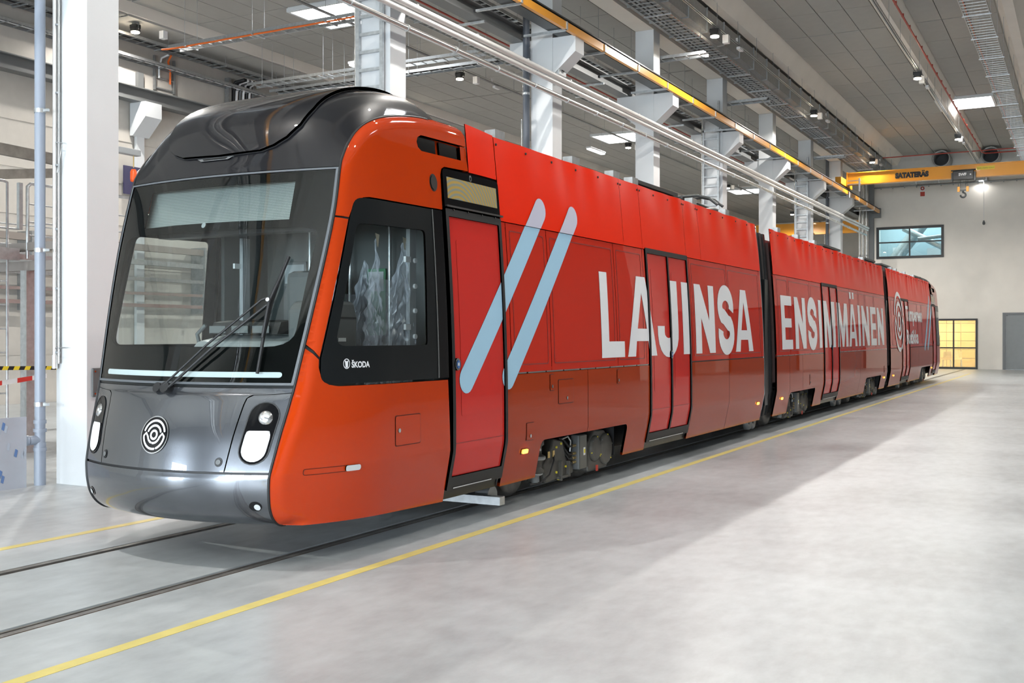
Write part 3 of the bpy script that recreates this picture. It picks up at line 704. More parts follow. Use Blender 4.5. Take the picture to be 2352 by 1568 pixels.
# plant room behind the upper window, meeting room behind the glazed door
M_ROOMB = mat('pale plant room wall', (.45, .55, .58), .7)
for q_ in [(-10.8, -5.6, YW+4.0, YW+4.2, 4.6, 9.2), (-10.8, -10.6, YW+.3, YW+4, 4.6, 9.2), (-5.8, -5.6, YW+.3, YW+4, 4.6, 9.2), (-10.8, -5.6, YW+.3, YW+4.2, 4.4, 4.6), (-10.8, -5.6, YW+.3, YW+4.2, 9.2, 9.4)]: wall_boxes('wall_plant_room', [q_], M_ROOMB)
t = thing('plant_room_ducts', 'crossing silver ducts of the plant room behind the upper window', 'ducts', (-8.3, YW+2, 4.6))
MB().cyl((-9.9, YW+2.5, 5.4), (-7.8, YW+2.5, 8.2), .34, 20).build('duct', M_GALV, t)
MB().cyl((-8.9, YW+1.6, 7.6), (-6.0, YW+1.6, 6.0), .16, 16).build('duct', M_GALV, t)
MB().cyl((-8.1, YW+1.2, 6.95), (-5.9, YW+1.2, 7.15), .10, 14).build('duct', M_GALV2, t)
MB().box(-9.7, -9.1, YW+3.2, YW+3.6, 4.62, 6.7).build('cabinet', M_WHITEP, t)
MB().box(-7.9, -7.2, YW+3.3, YW+3.7, 4.62, 6.6).build('cabinet', M_WHITEP, t)
area_light('plant_room_lamp', (-8.2, YW+2.2, 9.1), (0, 0, 0), 3.0, 2.0, 170, (.72, .92, 1.0))
for q_ in [(-10.8, -4.0, YW+3.6, YW+3.8, 0, 3.0), (-10.8, -10.6, YW+.3, YW+3.6, 0, 3.0), (-4.2, -4.0, YW+.3, YW+3.6, 0, 3.0), (-10.8, -4.0, YW+.3, YW+3.8, 2.9, 3.1)]: wall_boxes('wall_meeting_room', [q_], M_WHITE)
t = thing('wall_panelling', 'birch panelling of the lit room behind the glazed door', 'panelling', (-7.4, YW+3.55, 0))
for i in range(9):
    for j in range(6): sbox('panel', .71, .03, .46, M_WOOD, t, (-10.2+.73*i, YW+3.57, .25+.48*j))
area_light('meeting_room_lamp', (-7.2, YW+1.9, 2.86), (0, 0, 0), 4.5, 2.0, 230, (1.0, .80, .52))
def chair(x, y, lab):
    t = thing('meeting_chair', lab, 'chair', (x, y, 0), 'birch shell chairs in the meeting room')
    MB().box(x-.21, x+.21, y-.2, y+.2, .44, .465).build('seat', M_BIRCH, t, bevel=.01)
    MB().prism([(y+.19, .46), (y+.22, .46), (y+.30, .88), (y+.27, .88)], x-.2, x+.2, 'x').build('backrest', M_BIRCH, t)
    for (dx, dy) in ((-.18, -.17), (.18, -.17), (-.18, .17), (.18, .17)): MB().cyl((x+dx*1.15, y+dy*1.2, 0), (x+dx, y+dy, .44), .012, 6).build('leg', M_CHROME, t)
chair(-6.68, YW+1.5, 'birch shell chair next to the dark screen behind the glass door'); chair(-6.2, YW+2.1, 'birch shell chair nearer to the door bar behind the glass'); 
t = thing('room_screen', 'dark flat screen on a stand behind the glazed door beside the tram rear', 'screen', (-7.16, YW+1.03, 0))
box('screen', -7.35, -6.98, YW+1.0, YW+1.06, 1.0, 1.75, M_BLACK, t); box('stand', -7.2, -7.12, YW+1.06, YW+1.1, .03, 1.5, M_GSTEEL, t); box('foot', -7.4, -6.92, YW+.9, YW+1.25, 0, .03, M_GSTEEL, t)
# signs and boxes on the end wall
t = thing('alarm_sign', 'white and red fire alarm sign high on the end wall', 'sign', (-7.71, YW, 9.1))
box('upper_plate', -7.86, -7.56, YW-.02, YW-.004, 9.36, 9.64, M_WHITEP, t); box('lower_plate', -7.82, -7.60, YW-.02, YW-.004, 9.10, 9.33, M_REDSIGN, t)
MB().cyl((-7.71, YW-.03, 9.51), (-7.71, YW-.02, 9.51), .10, 18).build('bell', M_REDSIGN, t); MB().cyl((-7.71, YW-.036, 9.51), (-7.71, YW-.03, 9.51), .045, 14).build('bell_hub', M_WHITEP, t)
for x, lab in ((-8.34, 'pale junction box on the conduit below the girder lettering'), (-4.85, 'pale junction box with bright lamp right of the hoist')):
    t = thing('junction_box', lab, 'box', (x, YW-.1, 9.65))
    box('housing', x-.3, x+.3, YW-.16, YW-.004, 9.68, 9.96, M_LGREYP, t, bevel=.01); box('cover', x-.27, x-.02, YW-.17, YW-.16, 9.71, 9.93, M_WHITEP, t); box('cover', x+.02, x+.27, YW-.17, YW-.16, 9.71, 9.93, M_WHITEP, t)
lamp(t, -4.84, YW-.35, 9.62, 25, lens=M_TUBE)
t = thing('pendant_switch', 'hanging pull switch on a thin cord before the end wall', 'switch', (-4.71, YW-.3, 7.4))
MB().cyl((-4.72, YW-.3, 7.62), (-4.72, YW-.3, 9.66), .012, 6).build('cord', M_WHITEP, t); MB().lathe([(0, 0), (.06, .04), (.07, .12), (.03, .24), (0, .24)], (-4.72, YW-.3, 7.40), (0, 0, 1), 12).build('grip', M_GREYP, t)
t = thing('wall_conduit', 'thin grey conduit with clips along the top of the end wall', 'conduit', (-4, YW-.05, 9.62))
MB().cyl((-10.2, YW-.05, 9.66), (XR-.1, YW-.05, 9.66), .035, 8).build('conduit', M_GALV2, t)
x = -9.8
while x < 0: sbox('clip', .05, .06, .12, M_GALV2, t, (x, YW-.05, 9.64)); x += .6
for k, x in enumerate((-10.79, -10.61, -10.43)):
    t = thing('riser_pipe', ('%s of three grey riser pipes in the corner by the last column' % ('outer', 'middle', 'inner')[k]), 'pipe', (x, 59.0, 0), 'riser pipes')
    MB().cyl((x, 59.2, 0), (x, 59.2, 10.3), .07, 14).build('pipe', M_PIPE, t)
    for z in (3, 6, 8.6): MB().cyl((x, 59.2, z), (x, 59.2, z+.05), .08, 14).build('pipe_clip', M_GALV2, t)
t = thing('steel_post', 'grey steel corner post between the riser pipes and the end wall', 'post', (-10.25, 59.5, 0))
box('post', -10.36, -10.1, 59.3, 59.56, 0, 10.3, M_GSTEEL, t); box('bracket_plate', -10.1, -9.7, 59.0, 59.3, 8.0, 8.5, M_GSTEEL, t); box('cap_plate', -10.4, -10.06, 59.28, 59.6, 10.3, 10.33, M_GSTEEL, t)

# ---- sign with a number and an orange pendant switch in the bay behind
t = thing('number_sign', 'navy track sign with white numeral six behind the nearest column', 'sign', (-24.0, 21.6, 5.7))
box('plate', -23.95, -23.92, 21.25, 21.95, 5.75, 6.55, M_NAVY, t)
flat_text('6', .78, M_WHITEP, t, (-23.915, 21.62, 5.98), (0,1,0), (0,0,1), 'numeral', bold=.02)
t = thing('pendant_control', 'orange pendant crane control hanging under a white lamp', 'control', (-20.6, 18.6, 4.6))
MB().cyl((-20.6, 18.0, 6.3), (-20.6, 18.0, ZL-.03), .012, 6).build('drop_rod', M_GALV2, t)
MB().cyl((-20.6, 18.6, 5.86), (-20.6, 18.6, 6.15), .012, 6).build('chain', M_BRASS, t)
MB().lathe([(0, 0), (.07, .02), (.08, .08), (.08, .26), (.05, .32), (0, .33)], (-20.6, 18.6, 5.5), (0, 0, 1), 12).build('control_body', mat('orange plastic', (.85, .10, .01), .4), t)
MB().cyl((-20.6, 18.6, 5.30), (-20.6, 18.6, 5.5), .02, 6).build('hook_stem', M_BLACK, t)
MB().tube([(-20.6+.05*math.sin(a), 18.6, 5.25+.05*math.cos(a)) for a in [R(d) for d in range(0, 341, 30)]], .014, 6).build('hook', M_CHROME, t)
box('lamp_bar', -20.68, -20.5, 17.9, 18.75, 6.15, 6.30, M_LGREYP, t, bevel=.015)

# ---- steel access platform left of the nearest column
t = thing('access_platform', 'galvanised roof access platform with railings left of the nearest column', 'platform', (-14, 11, 0))
box('main_beam', -15.6, -13.0, 10.6, 10.75, 2.72, 2.86, M_PRIMER, t); box('main_beam', -15.6, -13.0, 10.6, 10.75, 3.02, 3.14, M_PRIMER, t)
box('deck', -16.5, -14.21, 9.2, 12.6, 2.90, 2.98, M_GALV, t); box('deck_edge', -14.2, -13.95, 9.2, 10.45, 2.86, 3.04, M_GALV, t)
for (x, y) in ((-14.0, 10.62), (-14.0, 16.0), (-16.4, 10.62)): box('post', x-.07, x+.07, y-.07, y+.07, 0, 2.72, M_GALV, t)
def railing(pts, r=.021, nm='rail'): MB().tube(pts, r, 8).build(nm, M_GALV, t)
railing([(-14, 10.28, .30), (-14, 10.28, 4.00), (-14, 10.22, 4.02), (-14, 9.2, 4.02)], nm='gate_post')
railing([(-14, 10.62, 2.9), (-14, 10.62, 3.98), (-14, 10.68, 4.03), (-14, 12.6, 4.03)], .026, 'corner_post')
for z in (3.72, 3.45, 3.25): railing([(-14, 10.62, z), (-14, 12.6, z)], .011 if z > 3.5 else .014)
for z in (3.62, 3.28): railing([(-15.9, 9.2, z), (-15.9, 12.6, z)], .014)
box('gate_plate', -14.03, -13.97, 10.46, 10.52, 3.32, 4.02, M_GALV, t)
railing([(-14, 9.2, 3.33), (-14, 10.48, 3.33)], .014)
for z in (2.55, 2.2, 1.85, 1.5, .9): railing([(-14.3, 9.4, z), (-14.0, 10.28, z)], .012, 'ladder_rung')
t2 = thing('pipe_rack', 'primed steel beams and pipes hung below the platform on the left wall', 'rack', (-22, 16, 2.4))
for (z, m, r) in ((4.15, M_PRIMER, .09), (3.75, M_GALV2, .07), (3.3, M_GALV2, .05), (2.9, M_PIPE, .04), (2.55, M_PIPE, .05)): box('beam', -23.7, -23.55, 8, 40, z, z+r*2, m, t2)
for y in (12, 18, 24, 30, 36): box('bracket', -24.07, -23.5, y-.04, y+.04, 2.4, 4.4, M_GALV2, t2)
t3 = thing('timber_brace', 'weathered grey wooden beams leaning above the platform railing', 'beam', (-17, 12.6, 4))
MB().add(*(lambda a, b2, h: ([(-17, a, h), (-17, b2, h-.10), (-17, b2, h+.10), (-17, a, h+.20), (-16.9, a, h), (-16.9, b2, h-.10), (-16.9, b2, h+.10), (-16.9, a, h+.20)], [(0,1,2,3),(7,6,5,4),(0,4,5,1),(1,5,6,2),(2,6,7,3),(3,7,4,0)]))(10.5, 14.5, 5.0)).build('beam', mat('weathered timber', (.32, .29, .25), .8, noise=.2, nscale=6), t3)
MB().add(*(lambda a, b2, h: ([(-17, a, h), (-17, b2, h+.55), (-17, b2, h+.72), (-17, a, h+.17), (-16.9, a, h), (-16.9, b2, h+.55), (-16.9, b2, h+.72), (-16.9, a, h+.17)], [(0,1,2,3),(7,6,5,4),(0,4,5,1),(1,5,6,2),(2,6,7,3),(3,7,4,0)]))(10.5, 14.2, 4.25)).build('beam', MATS['weathered timber'], t3)
box('prop', -17, -16.9, 14.3, 14.5, 0, 5.05, MATS['weathered timber'], t3)
# barrier tapes
MB().add([(-13.5, 8.8, 1.36), (-13.5, 12.4, 1.30), (-13.5, 12.4, 1.24), (-13.5, 8.8, 1.30)], [(0,1,2,3)])
t = thing('barrier_tape', 'black and yellow barrier tape stretched behind the drainpipe', 'tape', (-13.6, 10.4, 1.2))
for k in range(26):
    y = 9.3+k*.09
    MB().add([(-13.6, y, 1.325-.01*k/5), (-13.6, y+.09, 1.325-.01*(k+1)/5), (-13.6, y+.06, 1.27-.01*(k+1)/5), (-13.6, y-.03, 1.27-.01*k/5)], [(0,1,2,3)]).build('tape_band', M_TAPEY if k % 2 else M_BLACK, t)
t = thing('barrier_tape', 'red and white barrier tape knotted low behind the drainpipe', 'tape', (-13.8, 10.4, 1.0))
for k in range(6):
    y = 9.3+k*.25; z = .98+.13*(k/5)
    MB().add([(-13.8, y, z+.04), (-13.8, y+.25, z+.066), (-13.8, y+.25, z+.0), (-13.8, y, z-.03)], [(0,1,2,3)]).build('tape_band', M_TAPER if k % 2 == 0 else M_WHITEP, t)
# film covered sheet fence
t = thing('sheet_panel', 'metal sheet in printed protective film standing against the drainpipe', 'panel', (-10.9, 6.9, 0))
def shp(s, z): return (-10.95+.19*s, 5.0+3.15*s, z)
a = [shp(0, 0), shp(1, 0), shp(1, .815), shp(0, .815)]
MB().add(a+[(p[0]-.02, p[1], p[2]) for p in a], [(0,1,2,3),(7,6,5,4),(0,4,5,1),(1,5,6,2),(2,6,7,3),(3,7,4,0)]).build('sheet', M_FILMBLUE, t)
random.seed(3)
for k in range(26):
    s = random.uniform(.72, .985); z = random.uniform(.05, .74); q = [shp(s, z), shp(s+.010, z-.02), shp(s+.016, z+.06), shp(s+.006, z+.08)]
    if k % 3: MB().add([(p[0]+.003, p[1], p[2]) for p in q], [(0,1,2,3)]).build('film_print', M_BLUEPRINT if k % 3 == 1 else mat('faint print', (.44, .50, .58), .5), t)

# ================================================================== THE TRAM
# surface definition: centre-line stations (y,z) and edge stations (x,y,z) of the nose, profile of the side
ST = [((6.40,.285),(.90,6.55,.30)),((6.10,.31),(.93,6.30,.31)),((5.97,.36),(.95,6.19,.36)),((5.89,.45),(.965,6.125,.45)),((5.855,.56),(.975,6.10,.56)),((5.85,.66),(.98,6.095,.66)),((5.862,.72),(.985,6.10,.72)),((5.885,.85),(1.0,6.135,.85)),((5.915,1.0),(1.015,6.18,1.0)),((5.96,1.15),(1.032,6.23,1.15)),((6.01,1.28),(1.047,6.27,1.28)),((6.06,1.38),(1.058,6.30,1.38)),((6.20,1.9),(1.11,6.43,1.9)),((6.345,2.4),(1.15,6.56,2.4)),((6.455,2.75),(1.16,6.655,2.75)),((6.555,3.06),(1.145,6.735,3.07)),((6.60,3.17),(1.14,6.775,3.17)),((6.67,3.34),(1.135,6.845,3.28)),((6.77,3.52),(1.13,6.93,3.38)),((6.93,3.68),(1.125,7.06,3.475)),((7.16,3.81),(1.12,7.25,3.56)),((7.48,3.905),(1.11,7.52,3.625)),((7.86,3.955),(1.10,7.88,3.68)),((8.12,3.95),(1.09,8.10,3.695)),((8.26,3.90),(1.085,8.22,3.685)),((8.34,3.80),(1.08,8.28,3.65)),((8.36,3.62),(1.08,8.30,3.58))]
STA = np.array([a+b for a, b in ST])
def _spline(tab, t):
    n = len(tab)-1; t = np.clip(np.asarray(t, float), 0, n-1e-9); i = t.astype(int); f = (t-i)[..., None]
    g = lambda j: tab[np.clip(j, 0, n)]
    a, b, c, d = g(i-1), g(i), g(i+1), g(i+2)
    return .5*(2*b+(c-a)*f+(2*a-5*b+4*c-d)*f*f+(3*b-a-3*c+d)*f**3)
def _smooth_table():
    t = np.arange(0, 26.001, .25); raw = _spline(STA, t)          # finer stations, evened out over the roof dome
    k = np.exp(-.5*(np.arange(-12, 13)*.25/.75)**2); k /= k.sum()
    pad = np.concatenate([np.repeat(raw[:1], 12, 0), raw, np.repeat(raw[-1:], 12, 0)])
    sm = np.stack([np.convolve(pad[:, c], k, 'valid') for c in range(5)], 1)
    w_ = np.clip((t-15.4)/2.0, 0, 1)*np.clip((24.8-t)/1.5, 0, 1); w_ = (w_*w_*(3-2*w_))[:, None]
    return raw*(1-w_)+sm*w_
TAB = _smooth_table()
def CE(t): return _spline(TAB, np.asarray(t, float)*4.0)
def front(x, t):
    x = np.asarray(x, float); q = CE(t)
    q_ = np.clip((np.asarray(t, float)-14.8)/7, 0, 1); p = 2.0+5.0*q_*q_*(3-2*q_)
    f = np.minimum(np.abs(x)/q[..., 2], 1.3)**p
    return np.stack([x, q[..., 0]+(q[..., 3]-q[..., 0])*f, q[..., 1]+(q[..., 4]-q[..., 1])*f], -1)
def prof(z):
    z = np.asarray(z, float)
    return 1.325-.2*np.maximum(.72-z, 0)-.0225*np.maximum(z-.9, 0)**1.9
BP = np.concatenate([CE(np.linspace(1, 23.0, 290)), [[0, 0, 1.09, y_, 3.700] for y_ in np.linspace(8.15, 8.75, 12)]])
def flat_side(y, z): return prof(z)-.24*np.maximum(7.2-y, 0)**2
BD = flat_side(BP[:, 3], BP[:, 4])-BP[:, 2]
def side(y, z, Rf=.10):
    y = np.asarray(y, float); z = np.asarray(z, float)
    X = flat_side(y, z)
    k = ((y[..., None]-BP[:, 3])**2+(z[..., None]-BP[:, 4])**2).argmin(-1)
    best = np.full(y.shape, 9.0); dd = np.zeros(y.shape)
    for o in (-1, 0):                                    # exact distance to the two neighbouring segments
        a = np.clip(k+o, 0, len(BP)-2); A = BP[a]; B = BP[a+1]
        ey, ez = B[..., 3]-A[..., 3], B[..., 4]-A[..., 4]
        f = np.clip(((y-A[..., 3])*ey+(z-A[..., 4])*ez)/(ey*ey+ez*ez), 0, 1)
        d = np.hypot(y-A[..., 3]-ey*f, z-A[..., 4]-ez*f); m = d < best
        best = np.where(m, d, best); dd = np.where(m, BD[a]+(BD[a+1]-BD[a])*f, dd)
    r = np.clip(1-best/Rf, 0, 1)
    return X-np.maximum(dd, 0)*r**2.2
TT = np.linspace(1.5, 15.3, 500); TZ = CE(TT)[:, 1]
def t_of_z(z): return np.interp(z, TZ, TT)
YSUM = 50.77
def fn_side(sg, rear=False):
    def f(a, b):
        y = np.asarray(a, float); z = np.asarray(b, float)
        return np.stack([XC+sg*side(y, z), (YSUM-y) if rear else y, z], -1)
    return f
def fn_body(sg):
    return lambda a, b: np.stack([XC+sg*prof(b), np.asarray(a, float), np.asarray(b, float)], -1)
def fn_front(rear=False):
    def f(a, b):
        p = front(a, b); p[..., 0] += XC
        if rear: p[..., 1] = YSUM-p[..., 1]
        return p
    return f
def fn_frontz(rear=False):
    g = fn_front(rear); return lambda a, b: g(np.asarray(a, float), t_of_z(b))
def fn_film(sg):
    def f(a, b):
        y = np.asarray(a, float); z = np.asarray(b, float); h = np.clip((z-2.87)/.8, 0, 1)
        amt = .25+.75*np.clip((y-13)/6, 0, 1)
        rip = .016*h**2*np.sin(y*9.3+1.6*np.sin(y*1.7))+.013*h*np.sin(y*4.1+3*z)+.010*np.sin(y*2.3+z*5)*h
        return np.stack([XC+sg*(prof(z)+rip*amt), y, z], -1)
    return f
def in_poly(px, py, poly):
    c = np.zeros(px.shape, bool); n = len(poly); j = n-1
    for i in range(n):
        xi, yi = poly[i]; xj, yj = poly[j]
        if yi != yj:
            c ^= ((yi > py) != (yj > py)) & (px < (xj-xi)*(py-yi)/(yj-yi)+xi)
        j = i
    return c
def subdiv(poly, res, closed=True):
    out = []; n = len(poly)
    for i in range(n if closed else n-1):
        a = poly[i]; b = poly[(i+1) % n]
        k = max(1, int(math.ceil(max(abs(b[0]-a[0])/res[0], abs(b[1]-a[1])/res[1])-1e-6)))
        out += [(a[0]+(b[0]-a[0])*j/k, a[1]+(b[1]-a[1])*j/k) for j in range(k)]
    if not closed: out.append(poly[-1])
    return out
def normals(fn, a, b, ref):
    e = 3e-3
    p = fn(a, b); u = fn(a+e, b)-fn(a-e, b); v = fn(a, b+e)-fn(a, b-e)
    n = np.cross(u, v); n /= np.maximum(np.linalg.norm(n, axis=-1, keepdims=True), 1e-12)
    s = np.sign(((p-ref)*n).sum(-1, keepdims=True)); s[s == 0] = 1
    return p, n*s
REF_F = np.array([XC, 7.6, 1.9])
def refp(rear): return np.array([XC, (YSUM-7.6) if rear else 7.6, 1.9])
def patch_data(outer, holes, fn, res, ref, off=0.0, thick=.025, rings=None):
    loops = [subdiv(outer, res)]+[subdiv(h, res) for h in holes]
    pts = [p for l in loops for p in l]; faces = []; k = 0
    for l in loops: faces.append(list(range(k, k+len(l)))); k += len(l)
    a0 = min(p[0] for p in outer); a1 = max(p[0] for p in outer); b0 = min(p[1] for p in outer); b1 = max(p[1] for p in outer)
    na = max(1, int((a1-a0)/res[0])); nb = max(1, int((b1-b0)/res[1]))
    ga, gb = np.meshgrid(a0+(a1-a0)*(np.arange(na)+.5)/na, b0+(b1-b0)*(np.arange(nb)+.5)/nb)
    ga = ga.ravel(); gb = gb.ravel(); ok = in_poly(ga, gb, outer)
    for h in holes: ok &= ~in_poly(ga, gb, h)
    bp = np.array(pts)
    if ok.any():
        d = np.min(((ga[:, None]-bp[None, :, 0])/res[0])**2+((gb[:, None]-bp[None, :, 1])/res[1])**2, 1); ok &= d > .12
    if rings is not None:
        ok &= np.min((ga[:, None]-BP[None, :, 3])**2+(gb[:, None]-BP[None, :, 4])**2, 1) > .118**2
    ex = list(zip(ga[ok], gb[ok]))
    if rings is not None:
        ra, rb = rings[:, 0], rings[:, 1]; o2 = in_poly(ra, rb, outer)
        for h in holes: o2 &= ~in_poly(ra, rb, h)
        o2 &= np.min((ra[:, None]-bp[None, :, 0])**2+(rb[:, None]-bp[None, :, 1])**2, 1) > .010**2
        ex += list(zip(ra[o2], rb[o2]))
    S = 1.0/res[1]*res[0]
    vin = [Vector((p[0], p[1]*S)) for p in pts+ex]
    vo, eo, fo, ov, oe, of = delaunay_2d_cdt(vin, [], faces, 2, 1e-6)
    v2 = np.array([(v.x, v.y/S) for v in vo])
    P, N = normals(fn, v2[:, 0], v2[:, 1], ref)
    V = [tuple(p) for p in P+N*off]; NV = [tuple(n) for n in N]; F = []; SM = []
    for f in fo:
        f = list(f); c = np.cross(P[f[1]]-P[f[0]], P[f[2]]-P[f[0]])
        if (c*N[f].sum(0)).sum() < 0: f.reverse()
        F.append(tuple(f))
    if thick > 0:
        for l in loops:
            q = np.array(l); p, n = normals(fn, q[:, 0], q[:, 1], ref); m = len(l); k = len(V)
            top = p+n*off; bot = p+n*(off-thick)
            e = np.roll(top, -1, 0)-np.roll(top, 1, 0); rn = np.cross(e, n); rn /= np.maximum(np.linalg.norm(rn, axis=-1, keepdims=True), 1e-12)
            V += [tuple(x) for x in top]+[tuple(x) for x in bot]; NV += [tuple(x) for x in rn]*2
            F += [(k+i, k+(i+1) % m, k+m+(i+1) % m, k+m+i) for i in range(m)]
    return V, F, NV
def surf_mesh(name, V, F, NV):
    me = bpy.data.meshes.new(name); me.from_pydata(V, [], F)
    me.polygons.foreach_set('use_smooth', [True]*len(F)); me.update()
    me.normals_split_custom_set_from_vertices(NV)
    return me
def patch(name, outer, fn, m, parent, ref, holes=(), res=(.12, .08), off=0.0, thick=.025, more=(), rings=None):
    V, F, NV = patch_data(outer, list(holes), fn, res, ref, off, thick, rings)
    for (o2, h2) in more:
        v, f, nv = patch_data(o2, list(h2), fn, res, ref, off, thick); k = len(V); V += v; NV += nv; F += [tuple(i+k for i in g) for g in f]
    a = np.array(V); c = (a.min(0)+a.max(0))/2; c[2] = a[:, 2].min()
    me = surf_mesh(name, [tuple(p) for p in a-c], F, NV)
    return mobj(name, me, m, parent, tuple(c))
def stroke(path, wd, cap=True, closed=False):
    """2D polyline to a ribbon polygon with round caps"""
    p = [np.array(q, float) for q in path]; n = len(p); L = []; Rr = []
    for i in range(n):
        if closed: d = p[(i+1) % n]-p[i-1]
        else: d = p[min(i+1, n-1)]-p[max(i-1, 0)]
        d /= np.linalg.norm(d); nn = np.array([-d[1], d[0]])
        L.append(p[i]+nn*wd/2); Rr.append(p[i]-nn*wd/2)
    if closed: return [tuple(q) for q in L], [tuple(q) for q in Rr]
    out = [tuple(q) for q in L]
    def capf(c, d):
        a0 = math.atan2(d[1], d[0])+math.pi/2
        return [(c[0]+wd/2*math.cos(a0-math.pi*k/10), c[1]+wd/2*math.sin(a0-math.pi*k/10)) for k in range(1, 10)]
    if cap: out += capf(p[-1], p[-1]-p[-2])
    out += [tuple(q) for q in reversed(Rr)]
    if cap: out += capf(p[0], p[0]-p[1])
    return out
def strip(name, path, wd, fn, m, parent, ref, off=.003, thick=.006, res=(.1, .1), scale=(1, 1)):
    """thin line laid on a surface (domain units scaled so that the width stays even)"""
    s = np.array(scale); q = stroke([(a*s[0], b*s[1]) for a, b in path], wd, cap=False)
    return patch(name, [(a/s[0], b/s[1]) for a, b in q], fn, m, parent, ref, res=res, off=off, thick=thick)
def rpoly(pts, r, n=5):
    """round the corners of a polygon; r is one radius or a list"""
    out = []; k = len(pts)
    for i in range(k):
        rr = r[i] if isinstance(r, (list, tuple)) else r
        a = np.array(pts[i-1], float); b = np.array(pts[i], float); c = np.array(pts[(i+1) % k], float)
        if rr <= 0: out.append(tuple(b)); continue
        u = (a-b)/np.linalg.norm(a-b); v = (c-b)/np.linalg.norm(c-b)
        rr = min(rr, .48*np.linalg.norm(a-b), .48*np.linalg.norm(c-b))
        for j in range(n+1):
            t = j/n; out.append(tuple((b+u*rr)*(1-t)**2+2*b*t*(1-t)+(b+v*rr)*t*t))
    return out
def rect(a0, a1, b0, b1, r=0.0): return rpoly([(a0, b0), (a1, b0), (a1, b1), (a0, b1)], r) if r else [(a0, b0), (a1, b0), (a1, b1), (a0, b1)]
def disc(c, ra, rb=None, n=20): rb = rb or ra; return [(c[0]+ra*math.cos(2*math.pi*i/n), c[1]+rb*math.sin(2*math.pi*i/n)) for i in range(n)]

tram = thing('tram', 'long red low-floor tram with graphite nose and white lettering on the track', 'tram', (XC, 25.4, 0))
def Bpt(t): q = CE(t); return (float(q[3]), float(q[4]))
def b_rings():
    t = np.linspace(1.02, 22.95, 215); q = CE(t); e = CE(t+.01)-CE(t-.01); ty, tz = e[:, 3], e[:, 4]; ln = np.hypot(ty, tz); out = []
    for d in (.014, .030, .048, .068, .090, .112): out.append(np.stack([q[:, 3]+tz/ln*d, q[:, 4]-ty/ln*d], 1))
    out += [np.stack([np.linspace(8.14, 8.54, 9), np.full(9, 3.70-d)], 1) for d in (.014, .030, .048, .068, .090, .112)]
    return np.concatenate(out)
RINGS = b_rings()

def ratikka_logo(cx, cy, r):
    """strokes of the round emblem: list of polygons (outer, holes)"""
    wd = .13*r; out = []
    arc = lambda rr, a0, a1, n=26: [(cx+rr*math.cos(R(a0+(a1-a0)*k/n)), cy+rr*math.sin(R(a0+(a1-a0)*k/n))) for k in range(n+1)]
    L, Rr = stroke(arc(.25*r, 0, 360, 24)[:-1], wd*1.05, closed=True); out.append((Rr, [L]))
    out.append((stroke(arc(.86*r, 163, 17), wd), [])); out.append((stroke(arc(.56*r, 158, 22), wd), []))
    for s in (1, -1):
        mx = (lambda p: p) if s > 0 else (lambda p: [(2*cx-a, b) for a, b in p])
        hook = arc(.56*r, 268, 205, 14)+[(cx+(.71*r)*math.cos(R(a))*1.0+(-.0)*r, cy+.71*r*math.sin(R(a))) for a in (186,)]+arc(.86*r, 200, 268, 16)
        if s > 0:
            p = arc(.50*r, 250, 196, 14)+[(cx-.68*r, cy+.10*r)]+arc(.86*r, 186, 280, 20)
        else:
            p = arc(.50*r, 266, 344, 14)+[(cx+.68*r, cy+.10*r)]+arc(.86*r, 354, 292, 16)
        out.append((stroke(p, wd), []))
    return out

